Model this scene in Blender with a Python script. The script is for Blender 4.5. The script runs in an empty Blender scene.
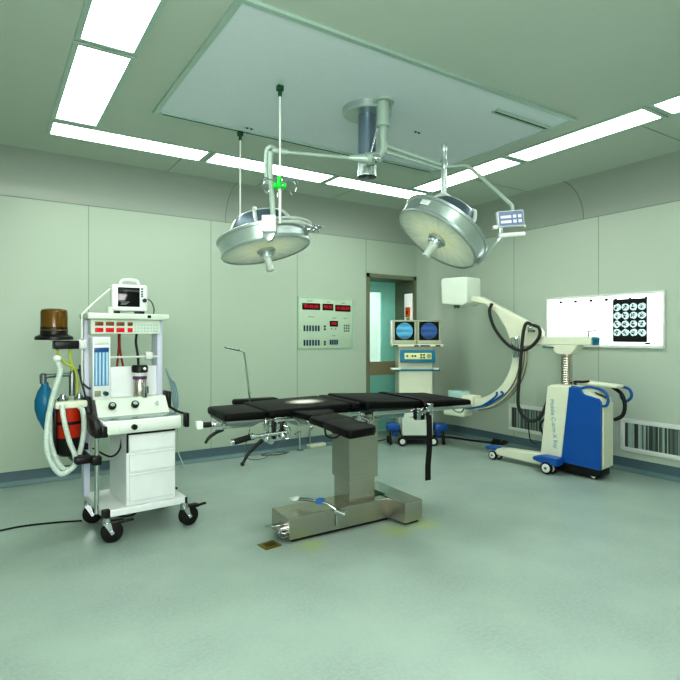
import bpy, bmesh, math, random
from mathutils import Vector, Matrix
random.seed(4)
scn = bpy.context.scene
COL = scn.collection
PI = math.pi
# ------------------------------------------------------------------ camera model
YAW = math.radians(33.11); cY, sY = math.cos(YAW), math.sin(YAW)
EYE, FPX, HOR = 1.35, 540.0, 336.0
def P(px, py, d):
    """survey helper: point seen at (px,py) at depth d metres, in room coordinates"""
    xc = (px-340)/FPX*d
    return Vector((cY*xc+sY*d, -sY*xc+cY*d, EYE-(py-HOR)*d/FPX))
# ------------------------------------------------------------------ materials
def lin(c):
    c = c/255.0
    return c/12.92 if c <= 0.04045 else ((c+0.055)/1.055)**2.4
def rgb(r, g, b): return (lin(r), lin(g), lin(b), 1)
MATS = {}
def mat(name, col, rough=0.5, metal=0.0, noise=0.06, scale=6.0, emit=0.0, ecol=None, trans=0.0, alpha=1.0, bump=0.0, coat=0.0, spec=0.5, stretch=None):
    if name in MATS: return MATS[name]
    m = bpy.data.materials.new(name); m.use_nodes = True
    nt = m.node_tree; b = nt.nodes['Principled BSDF']
    b.inputs['Roughness'].default_value = rough
    b.inputs['Metallic'].default_value = metal
    b.inputs['Specular IOR Level'].default_value = spec
    b.inputs['Transmission Weight'].default_value = trans
    b.inputs['Alpha'].default_value = alpha
    b.inputs['Coat Weight'].default_value = coat
    tc = nt.nodes.new('ShaderNodeTexCoord')
    mp = nt.nodes.new('ShaderNodeMapping')
    if stretch: mp.inputs['Scale'].default_value = stretch
    nz = nt.nodes.new('ShaderNodeTexNoise'); nz.inputs['Scale'].default_value = scale; nz.inputs['Detail'].default_value = 4
    nt.links.new(tc.outputs['Object'], mp.inputs['Vector']); nt.links.new(mp.outputs['Vector'], nz.inputs['Vector'])
    mx = nt.nodes.new('ShaderNodeMix'); mx.data_type = 'RGBA'
    k1, k2 = 1-noise, 1+noise
    mx.inputs['A'].default_value = tuple(c*k1 for c in col[:3])+(1,)
    mx.inputs['B'].default_value = tuple(min(1, c*k2) for c in col[:3])+(1,)
    nt.links.new(nz.outputs['Fac'], mx.inputs['Factor']); nt.links.new(mx.outputs['Result'], b.inputs['Base Color'])
    if bump:
        bp = nt.nodes.new('ShaderNodeBump'); bp.inputs['Strength'].default_value = bump; bp.inputs['Distance'].default_value = 0.002
        nt.links.new(nz.outputs['Fac'], bp.inputs['Height']); nt.links.new(bp.outputs['Normal'], b.inputs['Normal'])
    if emit:
        b.inputs['Emission Color'].default_value = ecol or col
        b.inputs['Emission Strength'].default_value = emit
    MATS[name] = m
    return m
M_wall = mat('wall panel', rgb(180, 195, 179), .42, noise=.03, scale=.8)
M_wall_lit = mat('lit right wall panel', rgb(188, 201, 187), .34, noise=.03, scale=.8)  # paler than the back wall, so right wall and corner look more lit
M_seam = mat('panel seam', rgb(140, 156, 142), .7)
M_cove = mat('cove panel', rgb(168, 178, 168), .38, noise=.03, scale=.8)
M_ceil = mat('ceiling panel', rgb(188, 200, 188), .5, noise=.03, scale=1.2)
M_diff = mat('air diffuser', rgb(214, 224, 228), .5, noise=.03, scale=30)
M_dgrey = mat('dark slot', rgb(44, 56, 56), .6)
M_alu = mat('aluminium trim', rgb(178, 200, 190), .35, metal=.3)
M_base = mat('baseboard vinyl', rgb(88, 112, 120), .5, noise=.08, scale=20)
M_base2 = mat('cove base vinyl', rgb(106, 134, 134), .45, noise=.08, scale=20)
M_white = mat('white enamel', rgb(232, 236, 236), .35, coat=.2)
M_white2 = mat('white plastic', rgb(222, 228, 222), .45)
M_cream = mat('cream enamel', rgb(222, 226, 206), .4, coat=.15)
M_cream2 = mat('pale mint enamel', rgb(220, 230, 218), .4)
M_black = mat('black plastic', rgb(14, 14, 15), .4)
M_rubber = mat('black rubber', rgb(10, 10, 10), .6)
M_pad = mat('black leatherette', rgb(15, 16, 14), .45, noise=.15, scale=40, bump=.2, spec=.16)
M_ss = mat('brushed stainless', rgb(200, 195, 186), .27, metal=1, noise=.12, scale=8, stretch=(1, 1, 30))
M_chrome = mat('chrome', rgb(206, 210, 212), .12, metal=1, noise=.02)
M_lamp = mat('lamp housing silver', rgb(190, 202, 200), .3, metal=.75, noise=.03)
M_lamp2 = mat('lamp housing rim', rgb(216, 226, 220), .3, metal=.3, noise=.02)
M_inset = mat('lamp dome inset', rgb(92, 112, 122), .35, metal=.3)
M_col = mat('ceiling column grey', rgb(120, 138, 152), .35, metal=.5)
M_arm = mat('lamp arm enamel', rgb(172, 190, 180), .35, metal=.2)
M_blue = mat('blue enamel', rgb(16, 92, 168), .35, coat=.2, noise=.08)
M_blue2 = mat('blue trim', rgb(18, 96, 160), .4)
M_teal = mat('teal door laminate', rgb(168, 238, 226), .4)
M_tan = mat('kick plate', rgb(186, 176, 140), .4, metal=.1)
M_frame = mat('door frame metal', rgb(140, 144, 122), .35, metal=.4)
M_amber = mat('amber plastic', rgb(120, 88, 18), .15, noise=.12, scale=10, trans=.25)
M_orange = mat('soda lime granules', rgb(196, 52, 12), .45, noise=.25, scale=60)
M_bag = mat('blue breathing bag', rgb(10, 112, 146), .4)
M_hose = mat('white corrugated hose', rgb(206, 220, 212), .45)
M_yel = mat('yellow tubing', rgb(196, 204, 96), .35)
M_red = mat('red display', rgb(190, 14, 36), .35, emit=.3, ecol=rgb(220, 12, 44))
M_redd = mat('red display glass', rgb(46, 6, 8), .2)
M_brown = mat('amber display', rgb(128, 78, 30), .3, emit=.2)
M_screen = mat('dark screen glass', rgb(8, 14, 14), .12)
M_navy = mat('navy buttons', rgb(30, 62, 96), .4)
M_tealb = mat('console teal', rgb(24, 122, 150), .4)
M_flow = mat('flow tube blue', rgb(106, 158, 196), .2, noise=.1)
M_flow2 = mat('flow tube glass', rgb(196, 222, 238), .1)
M_greyp = mat('grey plastic', rgb(104, 116, 112), .5)
M_green = mat('bright green plastic', rgb(16, 222, 70), .4, emit=.15)
M_gline = mat('dark green clip', rgb(20, 80, 50), .4)
M_label = mat('lamp label', rgb(226, 232, 226), .4)
M_pblue = mat('control panel lilac', rgb(128, 142, 176), .4)
M_brass = mat('brass plate', rgb(134, 122, 48), .35, metal=.6, noise=.3, scale=20)
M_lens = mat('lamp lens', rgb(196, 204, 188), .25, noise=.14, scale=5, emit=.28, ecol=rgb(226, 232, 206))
M_work = mat('steel worktop', rgb(150, 166, 166), .25, metal=.6, noise=.15, scale=14)
M_txt = mat('text blue', rgb(120, 168, 184), .5)
M_ltxt = mat('text grey', rgb(120, 140, 128), .5)
M_clear = mat('clear plastic', rgb(190, 222, 220), .15, noise=.1, alpha=.75)
M_darkhose = mat('dark grey hose', rgb(44, 50, 44), .55)
M_light = mat('light diffuser', rgb(255, 255, 255), .5, emit=11.5, ecol=(.985, 1.0, .975, 1))
M_clight = mat('corridor light', rgb(255, 255, 255), .5, emit=14, ecol=(1, 1, 1, 1))
M_vbox = mat('viewer screen', rgb(250, 255, 255), .5, emit=1.5, ecol=(.95, 1, 1, 1))
M_film = mat('film black', rgb(10, 22, 24), .3)
M_glass = mat('door glass', rgb(240, 250, 248), .05, noise=.01, trans=1.0)
M_corr = mat('corridor wall', rgb(235, 240, 235), .6)
M_jamb_glow = mat('jamb glow white', rgb(236, 240, 236), .5, emit=.35)  # slight glow stands in for a bright reflection on the door jamb
M_sign = mat('orange control', rgb(226, 110, 24), .4)

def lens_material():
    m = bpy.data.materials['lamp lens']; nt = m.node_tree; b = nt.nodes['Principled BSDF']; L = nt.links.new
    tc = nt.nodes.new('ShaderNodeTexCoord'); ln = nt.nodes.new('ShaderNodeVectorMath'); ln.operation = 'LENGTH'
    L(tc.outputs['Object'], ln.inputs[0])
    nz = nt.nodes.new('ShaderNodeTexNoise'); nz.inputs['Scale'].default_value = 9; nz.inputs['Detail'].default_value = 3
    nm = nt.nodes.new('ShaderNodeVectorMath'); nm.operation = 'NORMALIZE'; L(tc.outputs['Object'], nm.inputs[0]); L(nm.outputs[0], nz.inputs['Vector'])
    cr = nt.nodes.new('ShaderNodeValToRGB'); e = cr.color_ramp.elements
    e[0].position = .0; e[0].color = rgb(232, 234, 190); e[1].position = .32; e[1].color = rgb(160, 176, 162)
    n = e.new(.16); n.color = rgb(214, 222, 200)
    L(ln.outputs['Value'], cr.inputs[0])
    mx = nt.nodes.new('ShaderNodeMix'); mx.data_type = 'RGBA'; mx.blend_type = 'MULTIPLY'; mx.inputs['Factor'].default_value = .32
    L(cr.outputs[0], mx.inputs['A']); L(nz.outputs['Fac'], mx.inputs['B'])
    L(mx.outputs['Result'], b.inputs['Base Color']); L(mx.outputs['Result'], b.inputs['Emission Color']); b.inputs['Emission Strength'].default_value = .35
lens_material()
def floor_material():
    m = bpy.data.materials.new('vinyl floor'); m.use_nodes = True
    nt = m.node_tree; b = nt.nodes['Principled BSDF']; L = nt.links.new
    tc = nt.nodes.new('ShaderNodeTexCoord')
    def noise(s, d=4):
        n = nt.nodes.new('ShaderNodeTexNoise'); n.inputs['Scale'].default_value = s; n.inputs['Detail'].default_value = d
        L(tc.outputs['Object'], n.inputs['Vector']); return n
    def mix(a, bb, f):
        x = nt.nodes.new('ShaderNodeMix'); x.data_type = 'RGBA'
        for v, s in ((a, 'A'), (bb, 'B'), (f, 'Factor')):
            if hasattr(v, 'default_value') or hasattr(v, 'is_linked'): L(v, x.inputs[s])
            else: x.inputs[s].default_value = v
        return x.outputs['Result']
    n1, n2, n3 = noise(55), noise(2.2), noise(1.1)
    c = mix(rgb(140, 158, 151), rgb(172, 188, 180), n1.outputs['Fac'])
    r = nt.nodes.new('ShaderNodeValToRGB'); r.color_ramp.elements[0].position = .35; r.color_ramp.elements[1].position = .75
    L(n2.outputs['Fac'], r.inputs['Fac'])
    c = mix(c, rgb(168, 186, 176), r.outputs['Color'])
    # yellow iodine stains near the table base
    geo = nt.nodes.new('ShaderNodeNewGeometry')
    stain = None
    for (sx, sy, rad) in ((2.63, 2.91, .15), (2.37, 2.92, .16), (1.75, 3.02, .14)):
        d = nt.nodes.new('ShaderNodeVectorMath'); d.operation = 'DISTANCE'; L(geo.outputs['Position'], d.inputs[0]); d.inputs[1].default_value = (sx, sy, 0)
        a = nt.nodes.new('ShaderNodeMapRange'); a.inputs['From Min'].default_value = 0; a.inputs['From Max'].default_value = rad
        a.inputs['To Min'].default_value = 1.1; a.inputs['To Max'].default_value = 0
        L(d.outputs['Value'], a.inputs['Value'])
        nn = noise(11); mm = nt.nodes.new('ShaderNodeMath'); mm.operation = 'MULTIPLY'; L(a.outputs['Result'], mm.inputs[0]); L(nn.outputs['Fac'], mm.inputs[1])
        c = mix(c, rgb(170, 188, 84), mm.outputs['Value'])
    L(c, b.inputs['Base Color'])
    b.inputs['Roughness'].default_value = .38; b.inputs['Specular IOR Level'].default_value = .4
    bp = nt.nodes.new('ShaderNodeBump'); bp.inputs['Strength'].default_value = .08; bp.inputs['Distance'].default_value = .003
    L(n2.outputs['Fac'], bp.inputs['Height']); L(bp.outputs['Normal'], b.inputs['Normal'])
    return m
M_floor = floor_material()

# ------------------------------------------------------------------ mesh builder
def frame_to(axis, up=Vector((0, 0, 1))):
    z = Vector(axis).normalized()
    x = Vector(up).cross(z)
    if x.length < 1e-4: x = Vector((1, 0, 0)).cross(z)
    if x.length < 1e-4: x = Vector((0, 1, 0)).cross(z)
    x.normalize(); y = z.cross(x)
    return Matrix((x, y, z)).transposed().to_4x4()
def crom(pts, n=8):
    pts = [Vector(p) for p in pts]
    if len(pts) < 3: return pts
    out = []
    e = [2*pts[0]-pts[1]]+pts+[2*pts[-1]-pts[-2]]
    for i in range(1, len(e)-2):
        a, b, c, d = e[i-1:i+3]
        for k in range(n):
            t = k/n
            out.append(.5*((2*b)+(c-a)*t+(2*a-5*b+4*c-d)*t*t+(3*b-a-3*c+d)*t**3))
    out.append(pts[-1])
    return out
class MB:
    def __init__(s, M=None): s.bm = bmesh.new(); s.mats = []; s.M = M or Matrix()
    def mi(s, m):
        if m is None: return 0
        if m not in s.mats: s.mats.append(m)
        return s.mats.index(m)
    def merge(s, t, m=None):
        i = s.mi(m); t.transform(s.M)
        me = bpy.data.meshes.new('tmp')
        for f in t.faces: f.material_index = i
        t.to_mesh(me); t.free(); s.bm.from_mesh(me); bpy.data.meshes.remove(me)
        return s
    def box(s, x0, x1, y0, y1, z0, z1, bev=0.0, m=None, R=None, seg=2):
        t = bmesh.new(); bmesh.ops.create_cube(t, size=1)
        sx, sy, sz = abs(x1-x0), abs(y1-y0), abs(z1-z0)
        t.transform(Matrix.Diagonal((sx, sy, sz, 1)))
        if bev: bmesh.ops.bevel(t, geom=t.edges[:], offset=min(bev, .45*min(sx, sy, sz)), segments=seg, affect='EDGES', profile=.5)
        if R: t.transform(R)
        t.transform(Matrix.Translation(((x0+x1)/2, (y0+y1)/2, (z0+z1)/2)))
        return s.merge(t, m)
    def cyl(s, a, b, r, r2=None, seg=24, m=None, bev=0.0):
        a, b = Vector(a), Vector(b); L = (b-a).length
        t = bmesh.new(); bmesh.ops.create_cone(t, cap_ends=True, segments=seg, radius1=r, radius2=r if r2 is None else r2, depth=L)
        if bev:
            ed = [e for e in t.edges if abs(e.verts[0].co.z-e.verts[1].co.z) < 1e-6]
            bmesh.ops.bevel(t, geom=ed, offset=bev, segments=2, affect='EDGES', profile=.5)
        t.transform(Matrix.Translation((a+b)/2) @ frame_to(b-a))
        return s.merge(t, m)
    def tube(s, pts, r, seg=10, n=8, m=None, smooth=True, rip=0, flat=None):
        p = crom(pts, n) if smooth else [Vector(q) for q in pts]
        if rip:
            q = []; acc = 0                                     # resample evenly for ripples
            L = sum((p[i+1]-p[i]).length for i in range(len(p)-1)); N = int(L/(rip/4))
            d = [0]
            for i in range(len(p)-1): d.append(d[-1]+(p[i+1]-p[i]).length)
            j = 0
            for k in range(N+1):
                g = L*k/N
                while j < len(p)-2 and d[j+1] < g: j += 1
                q.append(p[j].lerp(p[j+1], min(1, (g-d[j])/max(1e-9, d[j+1]-d[j]))))
            p = q
        t = bmesh.new(); rings = []
        T = (p[1]-p[0]).normalized(); N0 = frame_to(T).col[0].xyz
        for i, c in enumerate(p):
            T2 = (p[min(i+1, len(p)-1)]-p[max(i-1, 0)]).normalized()
            N0 = (N0-T2*N0.dot(T2)).normalized(); B = T2.cross(N0)
            rr = r[0]+(r[1]-r[0])*i/(len(p)-1) if isinstance(r, tuple) else r
            if rip and i % 4 in (2, 3): rr *= .86
            rings.append([t.verts.new(c+(N0*math.cos(2*PI*k/seg)+B*math.sin(2*PI*k/seg))*rr) for k in range(seg)])
        for i in range(len(rings)-1):
            for k in range(seg):
                t.faces.new((rings[i][k], rings[i][(k+1) % seg], rings[i+1][(k+1) % seg], rings[i+1][k]))
        t.faces.new(rings[0][::-1]); t.faces.new(rings[-1])
        bmesh.ops.recalc_face_normals(t, faces=t.faces)
        return s.merge(t, m)
    def lathe(s, prof, origin=(0, 0, 0), axis=(0, 0, 1), seg=48, m=None, cap=False):
        t = bmesh.new(); rings = []
        for (r, z) in prof:
            if r < 1e-5: rings.append([t.verts.new((0, 0, z))])
            else: rings.append([t.verts.new((r*math.cos(2*PI*k/seg), r*math.sin(2*PI*k/seg), z)) for k in range(seg)])
        for A, B in zip(rings, rings[1:]):
            for k in range(seg):
                k2 = (k+1) % seg
                if len(A) == 1 and len(B) == 1: continue
                if len(A) == 1: t.faces.new((A[0], B[k], B[k2]))
                elif len(B) == 1: t.faces.new((A[k], A[k2], B[0]))
                else: t.faces.new((A[k], A[k2], B[k2], B[k]))
        if cap:
            for R_ in (rings[0], rings[-1]):
                if len(R_) > 1: t.faces.new(R_)
        bmesh.ops.recalc_face_normals(t, faces=t.faces)
        t.transform(Matrix.Translation(Vector(origin)) @ frame_to(axis))
        return s.merge(t, m)
    def prism(s, poly, vec, bev=0.0, m=None):
        t = bmesh.new(); vs = [t.verts.new(p) for p in poly]; f = t.faces.new(vs)
        r = bmesh.ops.extrude_face_region(t, geom=[f])
        bmesh.ops.translate(t, vec=vec, verts=[v for v in r['geom'] if isinstance(v, bmesh.types.BMVert)])
        bmesh.ops.recalc_face_normals(t, faces=t.faces)
        if bev: bmesh.ops.bevel(t, geom=t.edges[:], offset=bev, segments=2, affect='EDGES', profile=.5)
        return s.merge(t, m)
    def sph(s, c, r, sc=(1, 1, 1), m=None, seg=16):
        t = bmesh.new(); bmesh.ops.create_uvsphere(t, u_segments=seg, v_segments=seg//2+2, radius=r)
        t.transform(Matrix.Translation(Vector(c)) @ Matrix.Diagonal((*sc, 1)))
        return s.merge(t, m)
    def build(s, name, m, parent=None, angle=38, kind=None):
        if name in ('base', 'inner_column', 'outer_column', 'column_head', 'cabinet', 'side_panel', 'front_side_panel', 'rear_panel', 'image_intensifier', 'armboard_plate', 'housing', 'base_plate', 'drawer', 'header_unit', 'arm_plate', 'horizontal_arm', 'base_beam', 'wheel_fender', 'console', 'foot_box', 'leg_plate', 'torso_plate'): angle = 20
        me = bpy.data.meshes.new(name)
        s.bm.to_mesh(me); s.bm.free()
        if s.mats:
            for q in s.mats: me.materials.append(q or m)
        else: me.materials.append(m)
        me.shade_smooth(); me.set_sharp_from_angle(angle=math.radians(angle))
        o = bpy.data.objects.new(name, me); COL.objects.link(o)
        if parent: o.parent = parent
        if kind: o['kind'] = kind
        return o
def thing(name, label, cat, loc=(0, 0, 0), rz=0, group=None):
    o = bpy.data.objects.new(name, None); COL.objects.link(o)
    o.location = loc; o.rotation_euler = (0, 0, math.radians(rz)); o.empty_display_size = .1
    o['label'] = label; o['category'] = cat
    if group: o['group'] = group
    return o
def tag(o, label, cat, group=None):
    o['label'] = label; o['category'] = cat
    if group: o['group'] = group
    return o
def dup(root, loc, rz, label, group=None):
    r = root.copy(); COL.objects.link(r); r.location = loc; r.rotation_euler = (0, 0, math.radians(rz)); r['label'] = label
    if group: r['group'] = group
    for ch in list(root.children):
        c = ch.copy(); COL.objects.link(c); c.parent = r
        for g in list(ch.children):
            d = g.copy(); COL.objects.link(d); d.parent = c
    return r
def text(name, body, size, M, m, parent, ext=.0006, align='CENTER'):
    cu = bpy.data.curves.new(name, 'FONT'); cu.body = body; cu.size = size; cu.extrude = ext
    cu.align_x = align; cu.align_y = 'CENTER'
    tmp = bpy.data.objects.new('tmp', cu); COL.objects.link(tmp)
    bpy.context.view_layer.update()
    me = bpy.data.meshes.new_from_object(tmp.evaluated_get(bpy.context.evaluated_depsgraph_get()))
    bpy.data.objects.remove(tmp); me.transform(M); me.materials.clear(); me.materials.append(m)
    o = bpy.data.objects.new(name, me); COL.objects.link(o)
    if parent: o.parent = parent
    return o
def RX(a): return Matrix.Rotation(math.radians(a), 4, 'X')
def RY(a): return Matrix.Rotation(math.radians(a), 4, 'Y')
def RZ(a): return Matrix.Rotation(math.radians(a), 4, 'Z')
def T(x, y, z): return Matrix.Translation((x, y, z))

# ================================================================== ROOM
XW, YW, XL, YF, HC, WT = 5.375, 5.69, -.75, -.7, 2.96, 2.61
CR, CV = .40, HC-WT                     # plan corner radius, cove radius
DX0, DX1, DZ = 4.122, 4.967, 2.168      # door opening outer edges
MB().box(XL-.1, XW+.1, YF-.1, YW+.12, -.1, 0).build('floor', M_floor, kind='structure')
MB().box(XL-.1, XW+.1, YF-.1, YW+.12, HC, HC+.1).build('ceiling', M_ceil, kind='structure')
# ceiling panel joints
jm = MB()
for x in (1.47, 2.42, 3.37): jm.box(x-.003, x+.003, 4.88, YW-CV, HC-.003, HC+.001)
for y in (3.9, 2.2): jm.box(4.18, XW-CV, y-.003, y+.003, HC-.003, HC+.001)
jm.build('trim_1', M_seam, kind='structure')
def wall_back():
    m = MB()
    m.box(XL, DX0, YW, YW+.1, 0, WT, m=M_wall).box(DX0, DX1, YW, YW+.1, DZ, WT, m=M_wall).box(DX1, XW-CR, YW, YW+.1, 0, WT, m=M_wall)
    m.box(XL-.1, XW+.1, YW+.02, YW+.1, WT, HC, m=M_wall)
    for x in (-.4, .814, 2.034, 3.10, 4.115): m.box(x-.003, x+.003, YW-.0015, YW+.001, .13, WT, m=M_seam)
    m.box(XL, XW-CR, YW-.002, YW+.001, WT-.006, WT+.002, m=M_seam)
    return m.build('wall_back', M_wall, kind='structure')
wall_back()
def wall_right():
    m = MB(); m.box(XW, XW+.1, YF, YW-CR, 0, WT, m=M_wall_lit).box(XW+.02, XW+.1, YF, YW+.1, WT, HC, m=M_wall_lit)
    for y in (4.357, 3.269, 2.17, 1.08, 0): m.box(XW-.0015, XW+.001, y-.003, y+.003, .13, WT, m=M_seam)
    m.box(XW-.002, XW+.001, YF, YW-CR, WT-.006, WT+.002, m=M_seam)
    return m.build('wall_right', M_wall_lit, kind='structure')
wall_right()
MB().box(XL-.1, XL, YF-.1, YW+.1, 0, HC).build('wall_left', M_wall, kind='structure')
MB().box(XL, XW, YF-.1, YF, 0, HC).build('wall_front', M_wall, kind='structure')
def corner_arc(n=10, off=0.0):
    cx, cy = XW-CR, YW-CR
    return [(cx+(CR-off)*math.cos(a), cy+(CR-off)*math.sin(a)) for a in [PI/2*k/n for k in range(n+1)]]
def sweep(prof, name, mats, idx=None, kind='structure', path=None):
    """prof: list of (inward offset, z). path runs right wall -> corner -> back wall."""
    t = bmesh.new()
    cx, cy = XW-CR, YW-CR
    pts = path
    rings = []
    for (px, py, nx, ny) in pts: rings.append([t.verts.new((px+nx*o, py+ny*o, z)) for (o, z) in prof])
    for A, B in zip(rings, rings[1:]):
        for k in range(len(prof)-1): t.faces.new((A[k], A[k+1], B[k+1], B[k])).material_index = (idx[k] if idx else 0)
    bmesh.ops.recalc_face_normals(t, faces=t.faces)
    # make normals face the room
    me = bpy.data.meshes.new(name); t.to_mesh(me); t.free()
    for q in mats: me.materials.append(q)
    me.shade_smooth(); me.set_sharp_from_angle(angle=math.radians(40))
    o = bpy.data.objects.new(name, me); COL.objects.link(o); o['kind'] = kind
    return o
def arcpath(n=12):
    cx, cy = XW-CR, YW-CR
    return [(cx+CR*math.cos(a), cy+CR*math.sin(a), -math.cos(a), -math.sin(a)) for a in [PI/2*k/n for k in range(n+1)]]
p_right = [(XW, YF, -1, 0), (XW, YW-CR, -1, 0)]
p_back = [(XW-CR, YW, 0, -1), (XL, YW, 0, -1)]
p_corner = arcpath()
sweep([(0, 0), (0, WT)], 'wall_corner', [M_wall_lit], path=p_corner)
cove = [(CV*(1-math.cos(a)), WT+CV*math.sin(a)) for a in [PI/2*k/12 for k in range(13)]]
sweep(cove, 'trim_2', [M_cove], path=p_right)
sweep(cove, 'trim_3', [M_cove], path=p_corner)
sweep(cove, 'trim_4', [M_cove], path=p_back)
# joints across the coves
j = MB()
for y in (3.44,): j.tube([(XW-o-.001, y, z-.001) for o, z in cove], .005, seg=6, smooth=False)
for x in (2.2,): j.tube([(x, YW-o-.001, z-.001) for o, z in cove], .004, seg=6, smooth=False)
j.build('trim_5', M_seam, kind='structure')
bprof = [(0, .128), (.006, .128), (.008, .04), (.012, .03), (.05, .0015)]
bidx = [0, 0, 1, 1]
sweep(bprof, 'baseboard_right', [M_base, M_base2], bidx, path=p_right)
sweep(bprof, 'baseboard_corner', [M_base, M_base2], bidx, path=p_corner)
sweep(bprof, 'baseboard_back', [M_base, M_base2], bidx, path=[(DX0, YW, 0, -1), (XL, YW, 0, -1)])
# ---- door in the back wall
dr = bpy.data.objects.new('door_1', None); COL.objects.link(dr); dr['kind'] = 'structure'; dr.location = (4.545, YW, 0)
MD = T(-4.545, -YW, 0); DB = YW+.40
m = MB(MD)
m.box(DX0, DX0+.045, YW-.012, DB, 0, DZ).box(DX1-.045, DX1, YW-.012, DB, 0, DZ).box(DX0, DX1, YW-.012, DB, DZ-.05, DZ)
m.build('door_frame', M_frame, dr)
# leaf with a tall window
lx0, lx1, wx0, wx1 = 4.0, 5.0, 4.47, 4.685
wz0, wz1 = .99, 1.965
m = MB(MD); m.box(lx0, wx0, DB, DB+.045, .01, 2.14).box(wx1, lx1, DB, DB+.045, .01, 2.14).box(wx0, wx1, DB, DB+.045, .01, wz0).box(wx0, wx1, DB, DB+.045, wz1, 2.14)
m.build('door_leaf', M_teal, dr)
m = MB(MD); m.box(wx0-.001, wx1+.001, DB+.015, DB+.025, wz0, wz1).build('door_glass', M_glass, dr)
m = MB(MD); m.box(lx0+.1, 4.98, DB-.004, DB, .80, .99).build('kick_plate', M_tan, dr)
# corridor behind the door
m = MB(); m.box(3.2, 6.4, DB+1.6, DB+1.7, 0, 2.6).box(3.2, 3.3, YW+.1, DB+1.7, 0, 2.6).box(6.3, 6.4, YW+.1, DB+1.7, 0, 2.6)
m.build('wall_corridor', M_corr, kind='structure')
MB().box(3.2, 6.4, YW+.1, DB+1.7, 2.6, 2.7).build('ceiling_corridor', M_corr, kind='structure')
MB().box(3.2, 6.4, YW+.12, DB+1.7, -.1, -.001).build('floor_corridor', M_floor, kind='structure')
MB().box(3.25, DX0, YW+.1, DB+.04, 0, 2.6).box(DX1, 6.3, YW+.1, DB+.04, 0, 2.6).box(DX0, DX1, YW+.1, DB+.04, DZ, 2.6).build('wall_corridor_front', M_wall, kind='structure')
MB().box(4.0, 5.4, DB+.5, DB+1.2, 2.58, 2.598).build('trim_6', M_clight, kind='structure')
# right jamb: glowing panel imitating a bright reflection, then the control box
jx = DX1-.045
n = tag(MB().box(jx-.004, jx, YW+.02, YW+.19, .95, 1.94, .002).build('jamb_glow_panel', M_jamb_glow), 'tall white glowing panel imitating a bright reflection on the inner jamb of the doorway', 'panel')
s = thing('door_control_box', 'small orange box with green tag beside the doorway, above the monitors', 'switch', (jx-.004, YW+.09, 1.63))
MB().box(-.03, 0, -.03, .05, -.02, .12, .006).build('housing', M_sign, s)
MB().box(-.034, -.03, -.012, .03, .02, .07, .002).build('push_button', mat('button dark red', rgb(150, 40, 20), .4), s)
MB().box(-.02, 0, -.025, .04, -.11, -.03, .004).build('tag', mat('tag green', rgb(120, 150, 90), .5), s)

# ---- ceiling lights
def ceil_light(x0, x1, y0, y1, label):
    cx, cy = (x0+x1)/2, (y0+y1)/2
    t = thing('ceiling_light', label, 'ceiling light', (cx, cy, HC), 0, 'recessed fluorescent ceiling panels')
    a, b = (x1-x0)/2, (y1-y0)/2; f = .03
    m = MB(); m.box(-a-f, a+f, b, b+f, -.008, 0).box(-a-f, a+f, -b-f, -b, -.008, 0).box(-a-f, -a, -b, b, -.008, 0).box(a, a+f, -b, b, -.008, 0)
    m.build('frame', M_alu, t)
    MB().box(-a, a, -b, b, -.004, -.001).build('diffuser', M_light, t)
    return t
for x0, x1, w in ((.415, 1.61, 'farthest left, above the anesthesia machine'), (1.685, 2.90, 'middle one, behind left surgical lamp arm'), (2.975, 4.14, 'ending at the far room corner')):
    ceil_light(x0, x1, 4.57, 4.84, 'long white ceiling light of back row, '+w)
for k, (y0, y1, w) in enumerate(((3.285, 4.47, 'the one behind the right surgical lamp'), (2.03, 3.20, 'above and right of the lamp control panel'), (.80, 1.95, 'nearest the camera'))):
    ceil_light(3.875, 4.14, y0, y1, 'long white ceiling light of the right row, '+w)
for k, (y0, y1, w) in enumerate(((3.28, 4.47, 'touching the back row at far left'), (2.03, 3.20, 'second away from the back row'))):
    ceil_light(.42, .69, y0, y1, 'white ceiling light of the left row, '+w)
for x0, x1, w in ((.415, 1.61, 'above left'), (1.685, 2.90, 'above middle'), (2.975, 4.14, 'above right')):
    ceil_light(x0, x1, .42, .69, 'white ceiling light of the row over the camera, '+w)
al = bpy.data.lights.new('front_fill_light', 'AREA'); ao = bpy.data.objects.new('front_fill_light', al); COL.objects.link(ao)  # added soft fill from behind the camera, no window is built there
al.shape = 'RECTANGLE'; al.size = 2.2; al.size_y = 1.3; al.energy = 150; al.color = (1, .99, .98)
ao.location = (.2, -.55, 1.9); ao.rotation_euler = Vector((-.35, -1, .12)).to_track_quat('Z', 'Y').to_euler()
# ---- laminar air diffuser in the ceiling and its rails
t = thing('air_diffuser_panel', 'large bluish grey ceiling air diffuser panel inside the ring of lights', 'air vent', (2.38, 3.19, HC))
IX0, IX1, IY0, IY1 = 1.02, 3.62, 2.42, 3.95
MB(T(-2.38, -3.19, 0)).box(IX0, IX1, IY0, IY1, -.012, 0, m=None).build('diffuser_sheet', M_diff, t)
m = MB(T(-2.38, -3.19, 0)); f = .03
m.box(IX0-f, IX1+f, IY1, IY1+f, -.018, 0).box(IX0-f, IX1+f, IY0-f, IY0, -.018, 0).box(IX0-f, IX0, IY0, IY1, -.018, 0).box(IX1, IX1+f, IY0, IY1, -.018, 0)
m.build('frame', M_alu, t)
def rail(x0, x1, y, label):
    t = thing('ceiling_rail', label, 'rail', ((x0+x1)/2, y, HC-.012)); L = (x1-x0)/2
    MB().box(-L-.02, L+.02, -.028, -.01, -.014, 0).box(-L-.02, L+.02, .01, .028, -.014, 0).build('rail_profile', M_alu, t)
    MB().box(-L, L, -.01, .01, -.012, 0).build('slot', M_dgrey, t)
    return t
rail(1.05, 2.66, 3.93, 'long dark slotted drip rail along the back edge of the ceiling panel')
rail(3.02, 3.58, 3.90, 'short slotted rail in ceiling behind the lamp arm hub')
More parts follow.
